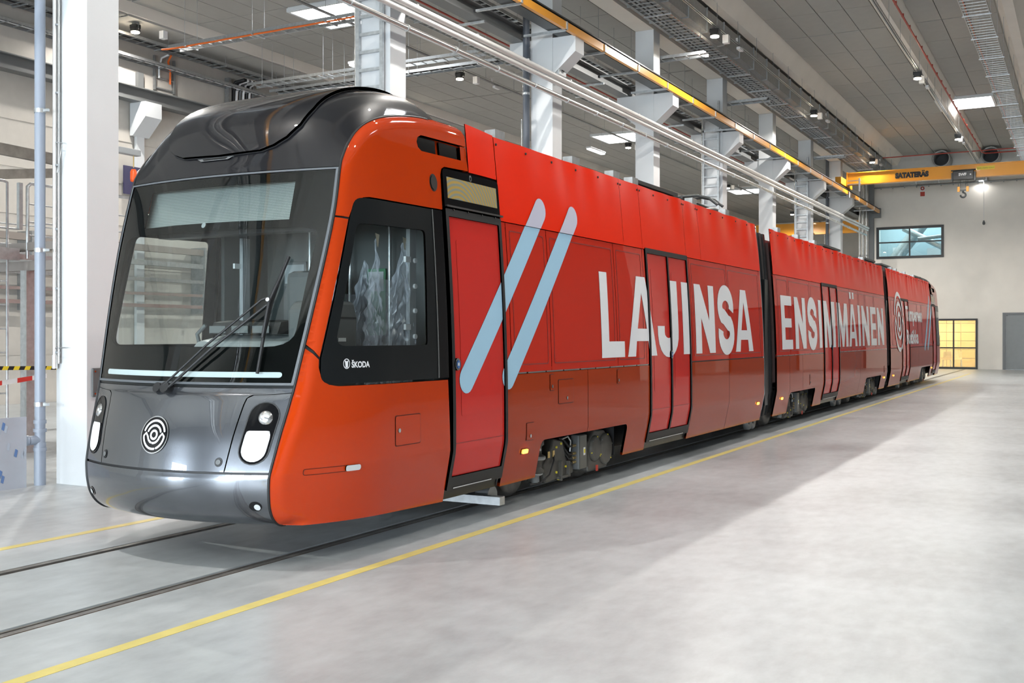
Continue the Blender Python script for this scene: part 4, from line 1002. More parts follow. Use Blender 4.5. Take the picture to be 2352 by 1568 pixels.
# ------------------------------------------------------------------ cab (front and, simplified, rear)
def build_cab(rear):
    F = fn_front(rear); FZ = fn_frontz(rear); ref = refp(rear)
    fr = (.09, .30)
    def edge(t0, t1, inset, n): return [(float(CE(t)[2])-inset, float(t)) for t in np.linspace(t0, t1, n)]
    def sym(t0, t1, inset, n):
        e = edge(t0, t1, inset, n); return e+[(-x, t) for x, t in reversed(e)]
    bump = patch('bumper', sym(.3, 5.93, .006, 18), F, M_MASK, tram, ref, res=fr)
    # nose panel and head lamp panels
    hl = [(.660, 6.12), (.690, 7.9), (.722, 9.55), (.735, 9.95), (.775, 10.22), (.84, 10.34)]
    e = edge(10.62, 6.12, .006, 12)
    hlr = hl+e
    nose_r = [(a-.010, b) for a, b in hl[:4]]+[(.762, 10.30), (.84, 10.43)]+[(float(CE(10.68)[2])-.006, 10.70), (float(CE(10.88)[2])-.006, 10.88)]
    nose = patch('nose_panel', nose_r+[(-x, t) for x, t in reversed(nose_r)], F, M_MASK, tram, ref, res=fr)
    strip('gap_line', [(x, t) for x, t in sym(6.02, 6.021, .01, 2)[1:3]], .02, F, M_BLACK, tram, ref, off=-.012, res=(.08, .3)) if False else None
    # black backing behind all the joints
    patch('joint_backing', sym(.4, 10.9, .012, 20), F, M_BLACK, tram, ref, res=fr, off=-.016, thick=.01)
    for s in (1, -1):
        pn = patch('head_lamp_panel', [(s*a, b) for a, b in hlr], F, M_MASK, tram, ref, res=(.06, .3))
        if rear: continue
        caps = lambda g: [(s*a, b) for a, b in stroke([(.849, .895), (.866, 1.03), (.880, 1.140)], 2*(.104+g))]
        hlens = patch('head_lamp', caps(0), FZ, M_BLACKG, tram, ref, res=(.05, .05), off=.004, thick=.004)
        patch('lamp_rim', caps(.006), FZ, M_BLACK, hlens, ref, holes=[caps(-.001)], res=(.05, .05), off=.006, thick=.006)
        low = [(s*a, b) for a, b in stroke([(.850, .895), (.862, .99)], 2*.088)]
        low = [(a, min(b, 1.035)) for a, b in low]
        patch('light_guide', low, FZ, M_HEAD, hlens, ref, res=(.05, .05), off=.010, thick=.006)
        q = FZ(np.array([s*.893]), np.array([1.135]))[0]
        MB().lathe([(0, .018), (.03, .016), (.05, .008), (.058, -.004)], q+np.array([0, -.004, 0]), (s*.35, -.9, .3), 20).build('projector_lens', M_CHROME, hlens)
        MB().lathe([(0, .024), (.022, .020), (.034, .010)], q+np.array([-.012*s, -.004, -.002]), (s*.35, -.9, .3), 16).build('reflector', M_LENS, hlens)
        # parking sensor and tow-eye lamp
        sn = patch('parking_sensor', disc((s*.604, .803), .030, .034), FZ, M_BLACK, tram, ref, res=(.03, .03), off=.003, thick=.004)
        patch('sensor_face', disc((s*.604, .803), .019, .019), FZ, M_GREYP, sn, ref, res=(.03, .03), off=.008, thick=.006)
        fg = patch('bumper_lamp', disc((s*.872, .478), .044, .036), FZ, M_BLACKG, tram, ref, res=(.03, .03), off=.003, thick=.004)
        patch('lamp_lens', disc((s*.885, .474), .022, .022), FZ, M_LENS, fg, ref, res=(.03, .03), off=.007, thick=.006)
    if not rear:
        em = patch('emblem', disc((0, .985), .140, .140, 36), FZ, M_BLACKG, tram, ref, res=(.05, .05), off=.004, thick=.004)
        L, Rr = disc((0, .985), .142, .142, 36), disc((0, .985), .134, .134, 36)
        patch('emblem_ring', L, FZ, M_CHROME, em, ref, holes=[Rr], res=(.05, .05), off=.007, thick=.005)
        lg = ratikka_logo(0, .985, .124)
        patch('emblem_mark', lg[0][0], FZ, M_LETTER, em, ref, holes=lg[0][1], res=(.03, .03), off=.0075, thick=.003, more=lg[1:])
    # windscreen, black border behind it
    ws = patch('windscreen', sym(11.0, 14.98, .022, 16), F, M_GLASS if not rear else M_BLACKG, tram, ref, res=(.09, .18), off=0, thick=0)
    ledge = patch('wiper_cowl', sym(10.90, 11.0, .008, 3), F, M_BLACKS, tram, ref, res=(.09, .1), off=-.004)
    rim = sym(10.97, 15.02, .004, 16); rin = sym(11.03, 14.95, .030, 16)
    patch('windscreen_seal', rim, F, mat('grey rubber seal', (.10, .11, .12), .45), tram, ref, holes=[rin], res=(.09, .18), off=.005, thick=.02)
    if not rear:
        tz = lambda z: float(t_of_z(z))
        cl = rpoly([(-1.0, tz(1.665)), (1.0, tz(1.665)), (1.06, tz(2.60)), (-1.06, tz(2.60))], [.22, .22, .2, .2])
        led = [(-.80, tz(2.665)), (.80, tz(2.665)), (.79, tz(2.975)), (-.79, tz(2.975))]
        patch('windscreen_border', sym(11.02, 14.96, .03, 16), F, M_FRIT, ws, ref, holes=[cl, led], res=(.09, .18), off=-.014, thick=.004)
        patch('white_strip', stroke([(-.9, 1.452), (.93, 1.452)], .042), FZ, mat('white glowing strip', (.62, .66, .68), .3, emit=(.8, .9, 1), estr=.12), ws, ref, res=(.06, .04), off=-.008, thick=.002)  # white strip behind the glass with a faint glow of its own
        patch('front_camera', disc((0, 2.645), .022), FZ, M_LGREYP, ws, ref, res=(.03, .03), off=-.006, thick=.004)
        pl = [front(x, tz(z)) for x, z in ((0, 2.6), (0, 3.0))]
        d = MB().add([(XC-.86, pl[0][1]+.20, 2.62), (XC+.86, pl[0][1]+.20, 2.62), (XC+.86, pl[1][1]+.17, 3.0), (XC-.86, pl[1][1]+.17, 3.0)], [(0, 1, 2, 3)])
        d.build('destination_display', M_LED, tram, loc=(XC, 6.6, 2.62))
        box('display_housing', XC-.9, XC+.9, 6.80, 6.95, 2.60, 3.05, M_BLACK, tram)
        # wiper
        def FP(x, z, o):
            P, N = normals(FZ, np.array([x]), np.array([z]), ref); return tuple((P+N*o)[0])
        wp = MB().tube([FP(.05, 1.325, .05), FP(.40, 1.63, .075), FP(.80, 1.975, .07)], .011, 8).build('wiper', M_BLACK, tram)
        MB().tube([FP(-.02, 1.325, .05), FP(.35, 1.655, .075), FP(.74, 2.005, .07), FP(.80, 2.03, .06)], .009, 8).build('wiper_arm', M_BLACK, wp)
        MB().tube([FP(.783, 1.453, .035), FP(.79, 1.75, .04), FP(.808, 1.99, .04), FP(.84, 2.17, .04), FP(.881, 2.35, .035)], .013, 8).build('wiper_blade', M_BLACK, wp)
        MB().tube([FP(.79, 1.72, .055), FP(.805, 1.99, .075), FP(.845, 2.15, .06)], .014, 8).build('blade_holder', M_BLACK, wp)
        MB().cyl(FP(.02, 1.33, -.01), FP(.02, 1.33, .06), .045, 14).build('wiper_pivot', M_BLACK, wp)
        MB().cyl(FP(-.09, 1.335, -.01), FP(-.09, 1.335, .035), .04, 14).build('washer_cap', M_BLACK, wp)
        MB().cyl(FP(.80, 2.0, .06), FP(.80, 2.0, .10), .016, 10).build('wiper_joint', M_CHROME, wp)
    # roof cap and the raised hood on it
    cap_e = edge(15.06, 25.9, .006, 34)
    cap = patch('roof_cap', cap_e+[(-x, t) for x, t in reversed(cap_e)], F, M_ROOFCAP, tram, ref, res=(.08, .35))
    hr = [(0, 16.33), (.42, 16.42), (.54, 16.65), (.64, 17.05), (.72, 17.7), (.755, 18.6), (.75, 20), (.73, 21.5), (.70, 23.2), (.60, 23.6), (0, 23.7)]
    hood = hr+[(-x, t) for x, t in reversed(hr[1:-1])]
    patch('hood_gap', [(x*1.02, 16.22+(t-16.22)*1.006-.06) for x, t in hood], F, M_BLACK, cap, ref, res=(.08, .35), off=.004, thick=.004)
    patch('roof_hood', hood, F, M_ROOFCAP, tram, ref, res=(.07, .3), off=.030, thick=.028)
    if not rear:
        P, N = normals(F, np.array([-.06]), np.array([16.23]), ref)
        sl = patch('front_camera_slot', [(-.25, 16.28), (-.20, 16.14), (.10, 16.14), (.15, 16.28)], F, M_GREYP, tram, ref, res=(.06, .1), off=.010, thick=.01)
        patch('slot_glass', [(-.19, 16.25), (-.17, 16.18), (.07, 16.18), (.09, 16.25)], F, M_BLACKG, sl, ref, res=(.06, .1), off=.013, thick=.004)
    # -------- red side panels
    for s in (1, -1):
        G = fn_side(s, rear); rs = (.07, .06)
        wint = rpoly([(6.452, 1.575), (6.44, 1.372), (8.07, 1.370), (8.07, 2.862), (7.90, 2.858), (7.0, 2.850), (6.83, 2.845), (6.763, 2.66)], [0, .12, 0, 0, 0, .05, .10, 0])
        up = [Bpt(t) for t in np.linspace(13.80, 23.0, 86)]+[(8.15, 3.700), (8.3, 3.700), (8.45, 3.700), (8.560, 3.700), (8.575, 3.665), (8.592, 3.515), (7.82, 3.500), (7.765, 3.472), (7.745, 3.43), (7.76, 3.385), (7.81, 3.358), (8.585, 3.372), (8.593, 3.285),
             (8.17, 3.270), (8.12, 3.245), (8.095, 3.19), (8.085, 2.875)]
        top = [(8.07, 2.874), (7.90, 2.870), (7.0, 2.862), (6.93, 2.853), (6.86, 2.82), (6.805, 2.765), (6.760, 2.680)]
        upper = patch('cab_upper_panel', up+top, G, M_CAB, tram, ref, res=rs, thick=.04, rings=RINGS)
        pil = [Bpt(t) for t in np.linspace(11.62, 13.76, 30)]+[(6.752, 2.662), (6.592, 2.126), (6.442, 1.585)]
        patch('cab_pillar', pil, G, M_CAB, tram, ref, res=rs, thick=.04, rings=RINGS)
        low = [Bpt(t) for t in np.linspace(1.0, 11.57, 90)]+[(6.436, 1.565), (6.432, 1.505), (6.452, 1.425), (6.515, 1.372), (6.60, 1.358), (6.76, 1.358), (8.06, 1.356), (8.085, .85), (8.105, .262), (7.4, .282), (6.7, .30)]
        lower = patch('cab_lower_panel', low, G, M_CAB, tram, ref, res=rs, thick=.06, rings=RINGS)
        # black seams
        patch('seam_backing', [Bpt(13.6), Bpt(13.95), (6.83, 2.75), (6.75, 2.6)], G, M_BLACK, tram, ref, res=rs, off=-.01, thick=.004)
        patch('seam_backing', [Bpt(11.4), Bpt(11.8), (6.50, 1.66), (6.44, 1.50)], G, M_BLACK, tram, ref, res=rs, off=-.01, thick=.004)
        ce = [tuple(c) for c in CE(np.linspace(.8, 23.0, 100))]
        fy = (lambda y: YSUM-y) if rear else (lambda y: y)
        MB().tube([(XC+s*(c[2]-.002), fy(c[3]), c[4]) for c in ce], .011, 6).build('edge_seal', M_BLACK, tram)
        # side window
        clear = rpoly([(6.575, 1.668), (7.735, 1.668), (7.775, 2.66), (6.835, 2.64)], [.10, .03, .05, .07])
        wp2 = patch('side_window_panel', wint[:-0] if False else [q for q in wint if q[0] < 7.905]+[(7.905, 2.858)] if False else rpoly([(6.452, 1.575), (6.44, 1.378), (7.895, 1.376), (7.90, 2.856), (7.0, 2.848), (6.83, 2.843), (6.763, 2.66)], [0, .13, 0, 0, 0, .12, 0]), G, M_BLACKS, tram, ref, holes=[clear], res=rs, off=.002, thick=.02)
        patch('side_glass', [(a, b) for a, b in clear], G, M_GLASS2 if not rear else M_BLACKG, wp2, ref, res=rs, off=-.004, thick=0)
        patch('window_pillar', [(7.915, 1.376), (8.072, 1.376), (8.072, 2.860), (7.918, 2.858)], G, M_BLACKG, tram, ref, res=rs, off=.002, thick=.02)
        patch('pillar_edge', [(7.893, 1.378), (7.913, 1.378), (7.916, 2.856), (7.899, 2.856)], G, M_GREYP, tram, ref, res=rs, off=.006, thick=.02)
        # vents
        vb = patch('vent_recess', [(7.73, 3.34), (8.62, 3.35), (8.62, 3.53), (7.73, 3.52)], G, M_CAB, upper, ref, res=rs, off=-.055, thick=.004)
        for (a, b2) in ((7.80, 8.09), (8.155, 8.46)): patch('vent_glass', rect(a, b2, 3.365, 3.497), G, M_BLACKG, upper, ref, res=rs, off=-.03, thick=.02)
        patch('vent_divider', rect(8.495, 8.60, 3.372, 3.508), G, M_CAB, upper, ref, res=rs, off=-.01, thick=.04)
        # marker lamp
        ml = patch('marker_lamp', disc((7.965, 3.10), .062, .078, 22), G, M_BLACK, tram, ref, res=(.04, .04), off=.003, thick=.004)
        patch('lamp_lens', disc((7.965, 3.10), .050, .064, 22), G, mat('smoked lamp lens', (.16, .14, .13), .12, .6), ml, ref, res=(.04, .04), off=.008, thick=.006)
        if rear or s < 0: continue
        hx = rect(7.235, 7.60, .845, 1.085, .02)
        ht = patch('hatch', hx, G, M_CAB, tram, ref, res=rs, off=.0045, thick=.003)
        patch('hatch_gap', rect(7.228, 7.607, .838, 1.092, .022), G, mat('dark red joint', (.10, .008, .002), .5), ht, ref, res=rs, off=.0015, thick=.002)
        patch('hatch_lock', disc((7.285, .967), .018), G, M_CHROME, ht, ref, res=(.03, .03), off=.009, thick=.006)
        patch('handle_recess', rect(6.30, 6.70, .695, .745, .024), G, MATS['dark red joint'], tram, ref, res=rs, off=.0015, thick=.002, holes=[rect(6.305, 6.70, .700, .740, .02)])
        patch('turn_signal', rect(6.655, 6.80, .700, .742, .02), G, M_LENS, tram, ref, res=(.04, .04), off=.014, thick=.012)
        # maker's lettering
        me = text_mesh('ŠKODA', .1, 0, .0035); a = np.array([v.co[:] for v in me.vertices]); k = .19/(a[:, 0].max()-a[:, 0].min()); a *= k
        p, n = normals(G, 6.722+a[:, 0]-a[:, 0].min(), 1.500+a[:, 1]*1.15, ref)
        p = p+n*.006
        for v, q in zip(me.vertices, p): v.co = q
        mobj('lettering', me, M_LETTER, wp2, (0, 0, 0))
        badge = [((disc((6.675, 1.530), .032, .040, 24)), [disc((6.675, 1.530), .027, .034, 24)])]
        patch('badge', badge[0][0], G, M_LETTER, wp2, ref, holes=badge[0][1], res=(.03, .03), off=.006, thick=.002,
              more=[([(6.664, 1.500), (6.686, 1.500), (6.688, 1.540), (6.694, 1.556), (6.676, 1.548), (6.658, 1.558), (6.662, 1.53)], [])])
build_cab(False)
build_cab(True)

# ------------------------------------------------------------------ body sections
REFB = lambda y: np.array([XC, y, 1.6])
BS = (.45, .09)
FB = fn_body(1); FF = fn_film(1)
def bpatch(name, outer, m, parent, off=0.0, holes=(), res=BS, thick=.02, fn=None, more=()):
    yy = sum(p[0] for p in outer)/len(outer)
    return patch(name, outer, fn or FB, m, parent, REFB(yy), holes=holes, res=res, off=off, thick=thick, more=more)
ZB, ZT, ZR = 1.375, 2.868, 3.70
def window_band(edges, z0=ZB+.006, z1=ZT-.004):
    for a, b2 in zip(edges[:-1], edges[1:]):
        w_ = bpatch('window', rect(a+.006, b2-.006, z0, z1), M_BAND, tram)
        if b2-a > .6:
            o, i = rect(a+.07, b2-.07, z0+.07, z1-.07, .03), rect(a+.082, b2-.082, z0+.082, z1-.082, .03)
            bpatch('window_gasket', o, mat('darker red film edge', (.30, .015, .010), .35, coat=.5), w_, off=.0025, holes=[i], thick=.002, res=(.45, .09))
def film(edges, z0s=None):
    for k, (a, b2) in enumerate(zip(edges[:-1], edges[1:])):
        f_ = bpatch('roof_film', rect(a+.004, b2-.004, ZT+.004, ZR), M_FILM, tram, fn=FF, res=(.07, .07), off=.006, thick=.01)
        n = max(2, int((b2-a)/.55)+1)
        for j in range(n):
            y = a+.04+(b2-a-.08)*j/(n-1)
            q = FF(np.array([y]), np.array([ZR-.07]))[0]
            shared('screw', 's', lambda b: b.cyl((0, 0, 0), (.012, 0, 0), .013, 8), M_BLACK, f_, (q[0]+.004, q[1], q[2]))
def skirt(edges, arch=None, zb=.268):
    for a, b2 in zip(edges[:-1], edges[1:]):
        a_, b_ = a+.005, b2-.005
        pts = [(a_, ZB-.012), (a_, zb), (b_, zb), (b_, ZB-.012)]; rr = [0, 0, 0, 0]
        if arch:
            c0, c1, zt = arch
            if a_ < c0 < b_ and a_ < c1 < b_: pts = [(a_, ZB-.012), (a_, zb), (c0, zb), (c0, zt), (c1, zt), (c1, zb), (b_, zb), (b_, ZB-.012)]; rr = [0, 0, 0, .09, .09, 0, 0, 0]
            elif a_ < c0 < b_: pts = [(a_, ZB-.012), (a_, zb), (c0, zb), (c0, zt), (b_, zt), (b_, ZB-.012)]; rr = [0, 0, 0, .09, 0, 0]
            elif a_ < c1 < b_: pts = [(a_, ZB-.012), (a_, zt), (c1, zt), (c1, zb), (b_, zb), (b_, ZB-.012)]; rr = [0, 0, .09, 0, 0, 0]
            elif c0 <= a_ and b_ <= c1: pts = [(a_, ZB-.012), (a_, zt), (b_, zt), (b_, ZB-.012)]
        bpatch('skirt_panel', rpoly(pts, rr), M_SKIRT, tram, res=(.35, .07), thick=.03)
def door(y0, y1, leaves, zb=.36):
    fo = rect(y0, y1, zb, 2.888, .012); w_ = .048; ins = []
    L = (y1-y0-2*w_-(leaves-1)*w_)/leaves
    for k in range(leaves):
        a = y0+w_+k*(L+w_); ins.append(rect(a, a+L, .48, 2.822, .012))
    d = bpatch('door', fo, M_BLACK, tram, off=.016, holes=ins, thick=.05, res=(.3, .07))
    for q in ins:
        a, b2 = min(p[0] for p in q), max(p[0] for p in q)
        lf = bpatch('door_leaf', rect(a-.01, b2+.01, .47, 2.83), M_DOOR, d, off=-.002, res=(.3, .07))
        bpatch('door_crease', rect(a, b2, .776, .781), MATS['darker red film edge'], d, off=.0008, thick=.001)
        bpatch('door_pane', rect(a+.12, b2-.12, 1.02, 2.62, .03), M_DOOR, d, off=.0012, thick=.002, res=(.3, .07))
    bpatch('door_step', rect(y0+.01, y1-.01, .265, zb-.004), M_BLACKS, d, off=-.03, thick=.05)
    bpatch('step_edge', rect(y0+.10, y1-.22, zb+.012, zb+.022), M_CHROME, d, off=.022, thick=.006)
    yb = y0+w_+.035 if leaves == 1 else (y0+y1)/2-.02
    bt = bpatch('door_button', disc((yb, 1.49), .045, .055, 20), M_CHROME, d, off=.024, thick=.03, res=(.05, .05))
    bpatch('button_face', disc((yb, 1.49), .030, .038, 18), mat('blue button', (.05, .13, .35), .3), d, off=.028, thick=.004, res=(.05, .05))
    bpatch('button_mark', [(yb-.013, 1.475), (yb-.006, 1.475), (yb+.006, 1.492), (yb+.006, 1.475), (yb+.013, 1.475), (yb+.013, 1.506), (yb+.006, 1.506), (yb-.006, 1.488), (yb-.006, 1.506), (yb-.013, 1.506)], M_WHITEP, d, off=.030, thick=.002, res=(.05, .05))
def latch(y0, y1, z0, z1):
    h_ = bpatch('latch_plate', rect(y0, y1, z0, z1, .012), M_SKIRT, tram, off=.006, thick=.005, res=(.2, .07))
    bpatch('latch_gap', rect(y0-.006, y1+.006, z0-.006, z1+.006, .014), MATS['dark red joint'], h_, off=.002, thick=.002, res=(.2, .07))
    bpatch('lock', disc(((y0+y1)/2, z0+.04), .014, .018, 12), M_CHROME, h_, off=.011, thick=.006, res=(.05, .05))
def blinker(y):
    b_ = bpatch('side_marker', rect(y-.055, y+.055, .560, .600, .012), M_AMBER, tram, off=.020, thick=.02, res=(.05, .05))
    bpatch('marker_base', rect(y-.075, y+.06, .552, .608, .014), M_BLACK, b_, off=.006, thick=.006, res=(.05, .05))
def hinge_line(y0, y1):
    n = int((y1-y0)/.42)
    for k in range(n):
        a = y0+(y1-y0)*k/n; bpatch('hinge', rect(a+.01, a+(y1-y0)/n-.02, ZB-.008, ZB+.006), M_CHROME, tram, off=.001, thick=.012, res=(.5, .05))

# display box over door one (and the last door)
def display_box(y0, y1):
    o = rpoly([(y0, 2.905), (y1, 2.905), (y1, 3.25), (y0, 3.25)], [0, 0, .05, .05])
    d = bpatch('side_display', o, M_BLACKG, tram, off=.016, thick=.05, res=(.2, .07))
    bpatch('display_matrix', rect(y0+.06, y1-.05, 2.985, 3.178), M_LED2, d, off=.019, thick=.003, res=(.2, .07))
    bpatch('drip_strip', rect(y0+.03, y1+.05, 2.905, 2.922), M_CHROME, d, off=.024, thick=.02, res=(.2, .07))
    for k in range(4): bpatch('screw', disc((y0+.14+(y1-y0-.25)*k/3, 2.885), .009, .009, 8), M_CHROME, d, off=.026, thick=.006, res=(.05, .05))
    bpatch('display_camera', disc(((y0+y1)/2-.02, 3.215), .022, .03, 16), M_GREYP, d, off=.019, thick=.003, res=(.05, .05), holes=[disc(((y0+y1)/2-.02, 3.21), .012, .018, 12)])

# section one
door(8.115, 9.135, 1); display_box(8.105, 9.125)
bpatch('roof_film', [(8.60, 3.275), (9.13, 3.275), (9.13, 3.71), (8.60, 3.735)], M_FILM, tram, fn=FF, off=.004, thick=.01, res=(.07, .07))
bpatch('roof_film', [(9.135, 2.90), (9.19, ZT+.004), (9.19, 3.70), (9.135, 3.71)], M_FILM, tram, fn=FF, off=.006, thick=.01, res=(.07, .07)) if False else None
film([9.135, 12.30, 12.93, 14.63, 15.30, 18.53])
window_band([9.145, 9.245, 10.14, 11.95, 12.905, 12.99]); window_band([14.64, 14.735, 16.52, 18.40, 18.53])
bpatch('hinge_rail', rect(9.15, 12.99, ZB-.008, ZB+.004), M_BLACK, tram, off=-.006); hinge_line(9.16, 12.98)
bpatch('hinge_rail', rect(14.65, 18.52, ZB-.010, ZB+.006), M_BLACK, tram, off=-.004)
skirt([9.145, 11.06, 13.0], (9.91, 12.28, .66)); skirt([14.65, 16.48, 18.55])
door(13.0, 14.64, 2)
latch(9.55, 9.71, .69, .86); latch(10.09, 10.18, 1.17, 1.335); latch(11.91, 11.99, 1.17, 1.335)
h_ = bpatch('hatch', rect(10.29, 10.66, 1.02, 1.27, .02), M_SKIRT, tram, off=.005, thick=.004, res=(.2, .07))
bpatch('hatch_gap', rect(10.282, 10.668, 1.012, 1.278, .02), MATS['dark red joint'], h_, off=.002, thick=.002, res=(.2, .07)); bpatch('lock', disc((10.50, 1.07), .016, .02, 12), M_CHROME, h_, off=.010, thick=.006, res=(.05, .05))
blinker(9.55); blinker(18.2)
# section two
film([19.40, 22.60, 24.93, 27.9, 31.48]); window_band([19.40, 19.56, 20.45, 22.25, 23.36]); window_band([24.99, 26.42, 27.54, 28.40, 29.68, 31.48])
door(23.37, 24.98, 2)
skirt([19.40, 20.37, 21.42, 23.36], (20.42, 22.58, .66)); skirt([24.99, 27.5, 31.5], (28.36, 30.60, .66))
bpatch('hinge_rail', rect(19.41, 23.36, ZB-.008, ZB+.004), M_BLACK, tram, off=-.006); hinge_line(19.42, 23.35)
bpatch('hinge_rail', rect(25.0, 31.48, ZB-.008, ZB+.004), M_BLACK, tram, off=-.006); hinge_line(25.0, 31.46)
blinker(19.83); blinker(31.1); latch(31.0, 31.12, .72, .9); latch(22.0, 22.08, .75, .95)
# section three
film([32.15, 36.0, 38.85, 41.64]); window_band([32.15, 32.45, 34.32]); window_band([35.92, 37.84, 38.85, 41.4, 41.64])
door(34.33, 35.91, 2); door(41.65, 42.65, 1); display_box(41.66, 42.66)
skirt([32.15, 34.32]); skirt([35.92, 37.9, 41.64], (38.62, 40.95, .66))
bpatch('hinge_rail', rect(35.93, 41.6, ZB-.008, ZB+.004), M_BLACK, tram, off=-.006); bpatch('hinge_rail', rect(32.16, 34.3, ZB-.008, ZB+.004), M_BLACK, tram, off=-.006)
blinker(32.74); blinker(41.35)

# lettering
S0 = .265
def LZ(b): return 1.485+b*1.015
def letter(ch, y0, y1):
    w_ = y1-y0; s = min(S0, w_*.32); H = 1.0; k = 1.015
    P = lambda pts: [(y0+a, LZ(b)) for a, b in pts]
    st = .20
    if ch == 'L': g = [(P([(0, 0), (w_, 0), (w_, .19), (s, .19), (s, 1), (0, 1)]), [])]
    elif ch == 'I': g = [(P([(0, 0), (w_, 0), (w_, 1), (0, 1)]), [])]
    elif ch == 'E': g = [(P([(0, 0), (w_, 0), (w_, .18), (s, .18), (s, .41), (w_*.93, .41), (w_*.93, .58), (s, .58), (s, .82), (w_, .82), (w_, 1), (0, 1)]), [])]
    elif ch == 'N': g = [(P([(0, 0), (s, 0), (s, .52), (w_-s*1.02, 0), (w_, 0), (w_, 1), (w_-s, 1), (w_-s, .48), (s*1.02, 1), (0, 1)]), [])]
    elif ch == 'M': g = [(P([(0, 0), (s, 0), (s, .58), (w_/2-.10, 0), (w_/2+.10, 0), (w_-s, .58), (w_-s, 0), (w_, 0), (w_, 1), (w_-s*1.3, 1), (w_/2, .42), (s*1.3, 1), (0, 1)]), [])]
    elif ch in 'AÄ':
        a0, a1 = w_*.36, w_*.66; q = s*.98
        g = [(P([(0, 0), (q, 0), (q+.045, .19), (w_-q-.045, .19), (w_-q, 0), (w_, 0), (a1, 1), (a0, 1)]), [P([(q+.085, .345), (w_/2+.01, .80), (w_-q-.085, .345)])])]
        if ch == 'Ä': g += [(P([(w_*.18+d, 1.13), (w_*.18+d+.20, 1.13), (w_*.18+d+.20, 1.29), (w_*.18+d, 1.29)]), []) for d in (.08, .42)]
    elif ch == 'S':
        cx = y0+w_/2; rx = (w_-s)/2; top = LZ(1.03)-s*.42; bot = LZ(-.03)+s*.42; mid = (top+bot)/2; ry = (top-mid)/2
        p = [(cx+rx*math.cos(R(a)), top-ry+ry*math.sin(R(a))) for a in range(-18, 226, 12)]
        p += [(cx-rx*.35, mid+ry*.22), (cx, mid), (cx+rx*.35, mid-ry*.22)]
        p += [(cx+rx*math.cos(R(a)), bot+ry+ry*math.sin(R(a))) for a in range(45, -199, -12)]
        g = [(stroke(p, s*.92, cap=False), [])]
    elif ch == 'J':
        xr = y1-s/2; xl = y0+s/2; rx = (xr-xl)/2; cx = (xr+xl)/2; zb = LZ(-.03)+s/2
        p = [(xr, LZ(1)), (xr, LZ(.6)), (xr, LZ(.32))]+[(cx+rx*math.cos(R(a)), zb+.19+.19*math.sin(R(a))) for a in range(-12, -172, -16)]+[(xl, zb+.19), (xl, LZ(.385))]
        g = [(stroke(p, s, cap=False), [])]
    bpatch('letter', g[0][0], M_LETTER, tram, off=.0045, holes=g[0][1], thick=.003, res=(.22, .08), more=g[1:])
for ch, a, b2 in (('L', 11.47, 12.17), ('A', 12.27, 13.28), ('J', 13.33, 14.14), ('I', 14.33, 14.60), ('N', 14.88, 15.79), ('S', 15.95, 16.80), ('A', 16.85, 17.87),
                  ('E', 19.82, 20.64), ('N', 20.86, 21.76), ('S', 21.93, 22.76), ('I', 22.95, 23.22), ('M', 23.44, 24.60), ('M', 24.85, 26.03), ('Ä', 26.14, 27.15), ('I', 27.34, 27.61), ('N', 27.84, 28.82), ('E', 29.06, 29.88), ('N', 30.08, 31.05)):
    letter(ch, a, b2)
def stripe(y, m1, m2, split):
    p0, p1 = np.array((y, 1.345)), np.array((y+1.65, 3.065))
    full = stroke([tuple(p0+(p1-p0)*k/12) for k in range(13)], .25)
    lo = []; hi = []
    n = len(full)
    for i in range(n):
        a, b2 = full[i], full[(i+1) % n]
        (lo if a[1] <= ZT else hi).append(a)
        if (a[1]-ZT)*(b2[1]-ZT) < 0:
            f = (ZT-a[1])/(b2[1]-a[1]); q = (a[0]+(b2[0]-a[0])*f, ZT); lo.append(q); hi.append((q[0], ZT+.003))
    bpatch('stripe', lo, m1, tram, off=.0045, thick=.003, res=(.2, .08)); bpatch('stripe', hi, m2, tram, off=.012, thick=.003, res=(.08, .08), fn=FF)
stripe(8.375, M_STRIPE, M_STRIPE2, True); stripe(9.175, M_STRIPE, M_STRIPE2, True)
stripe(39.45, M_STRIPE, M_STRIPE2, True); stripe(40.25, M_STRIPE, M_STRIPE2, True)
lg = ratikka_logo(33.86, 2.16, .98)
bpatch('logo', lg[0][0], M_LETTER, tram, off=.012, holes=lg[0][1], thick=.003, res=(.2, .09), more=lg[1:], fn=FF)
def body_text(s_, y0, y1, z0, h):
    me = text_mesh(s_, 1.0, 0, .035); a = np.array([v.co[:] for v in me.vertices])
    y = y0+(a[:, 0]-a[:, 0].min())/(a[:, 0].max()-a[:, 0].min())*(y1-y0); z = z0+a[:, 1]*h
    for v, q in zip(me.vertices, FB(y, z)): v.co = (q[0]+.006, q[1], q[2])
    mobj('lettering', me, M_LETTER, tram, (0, 0, 0))
body_text('Tampereen', 35.28, 38.95, 2.22, .64); body_text('Ratikka', 35.28, 37.88, 1.50, .60)

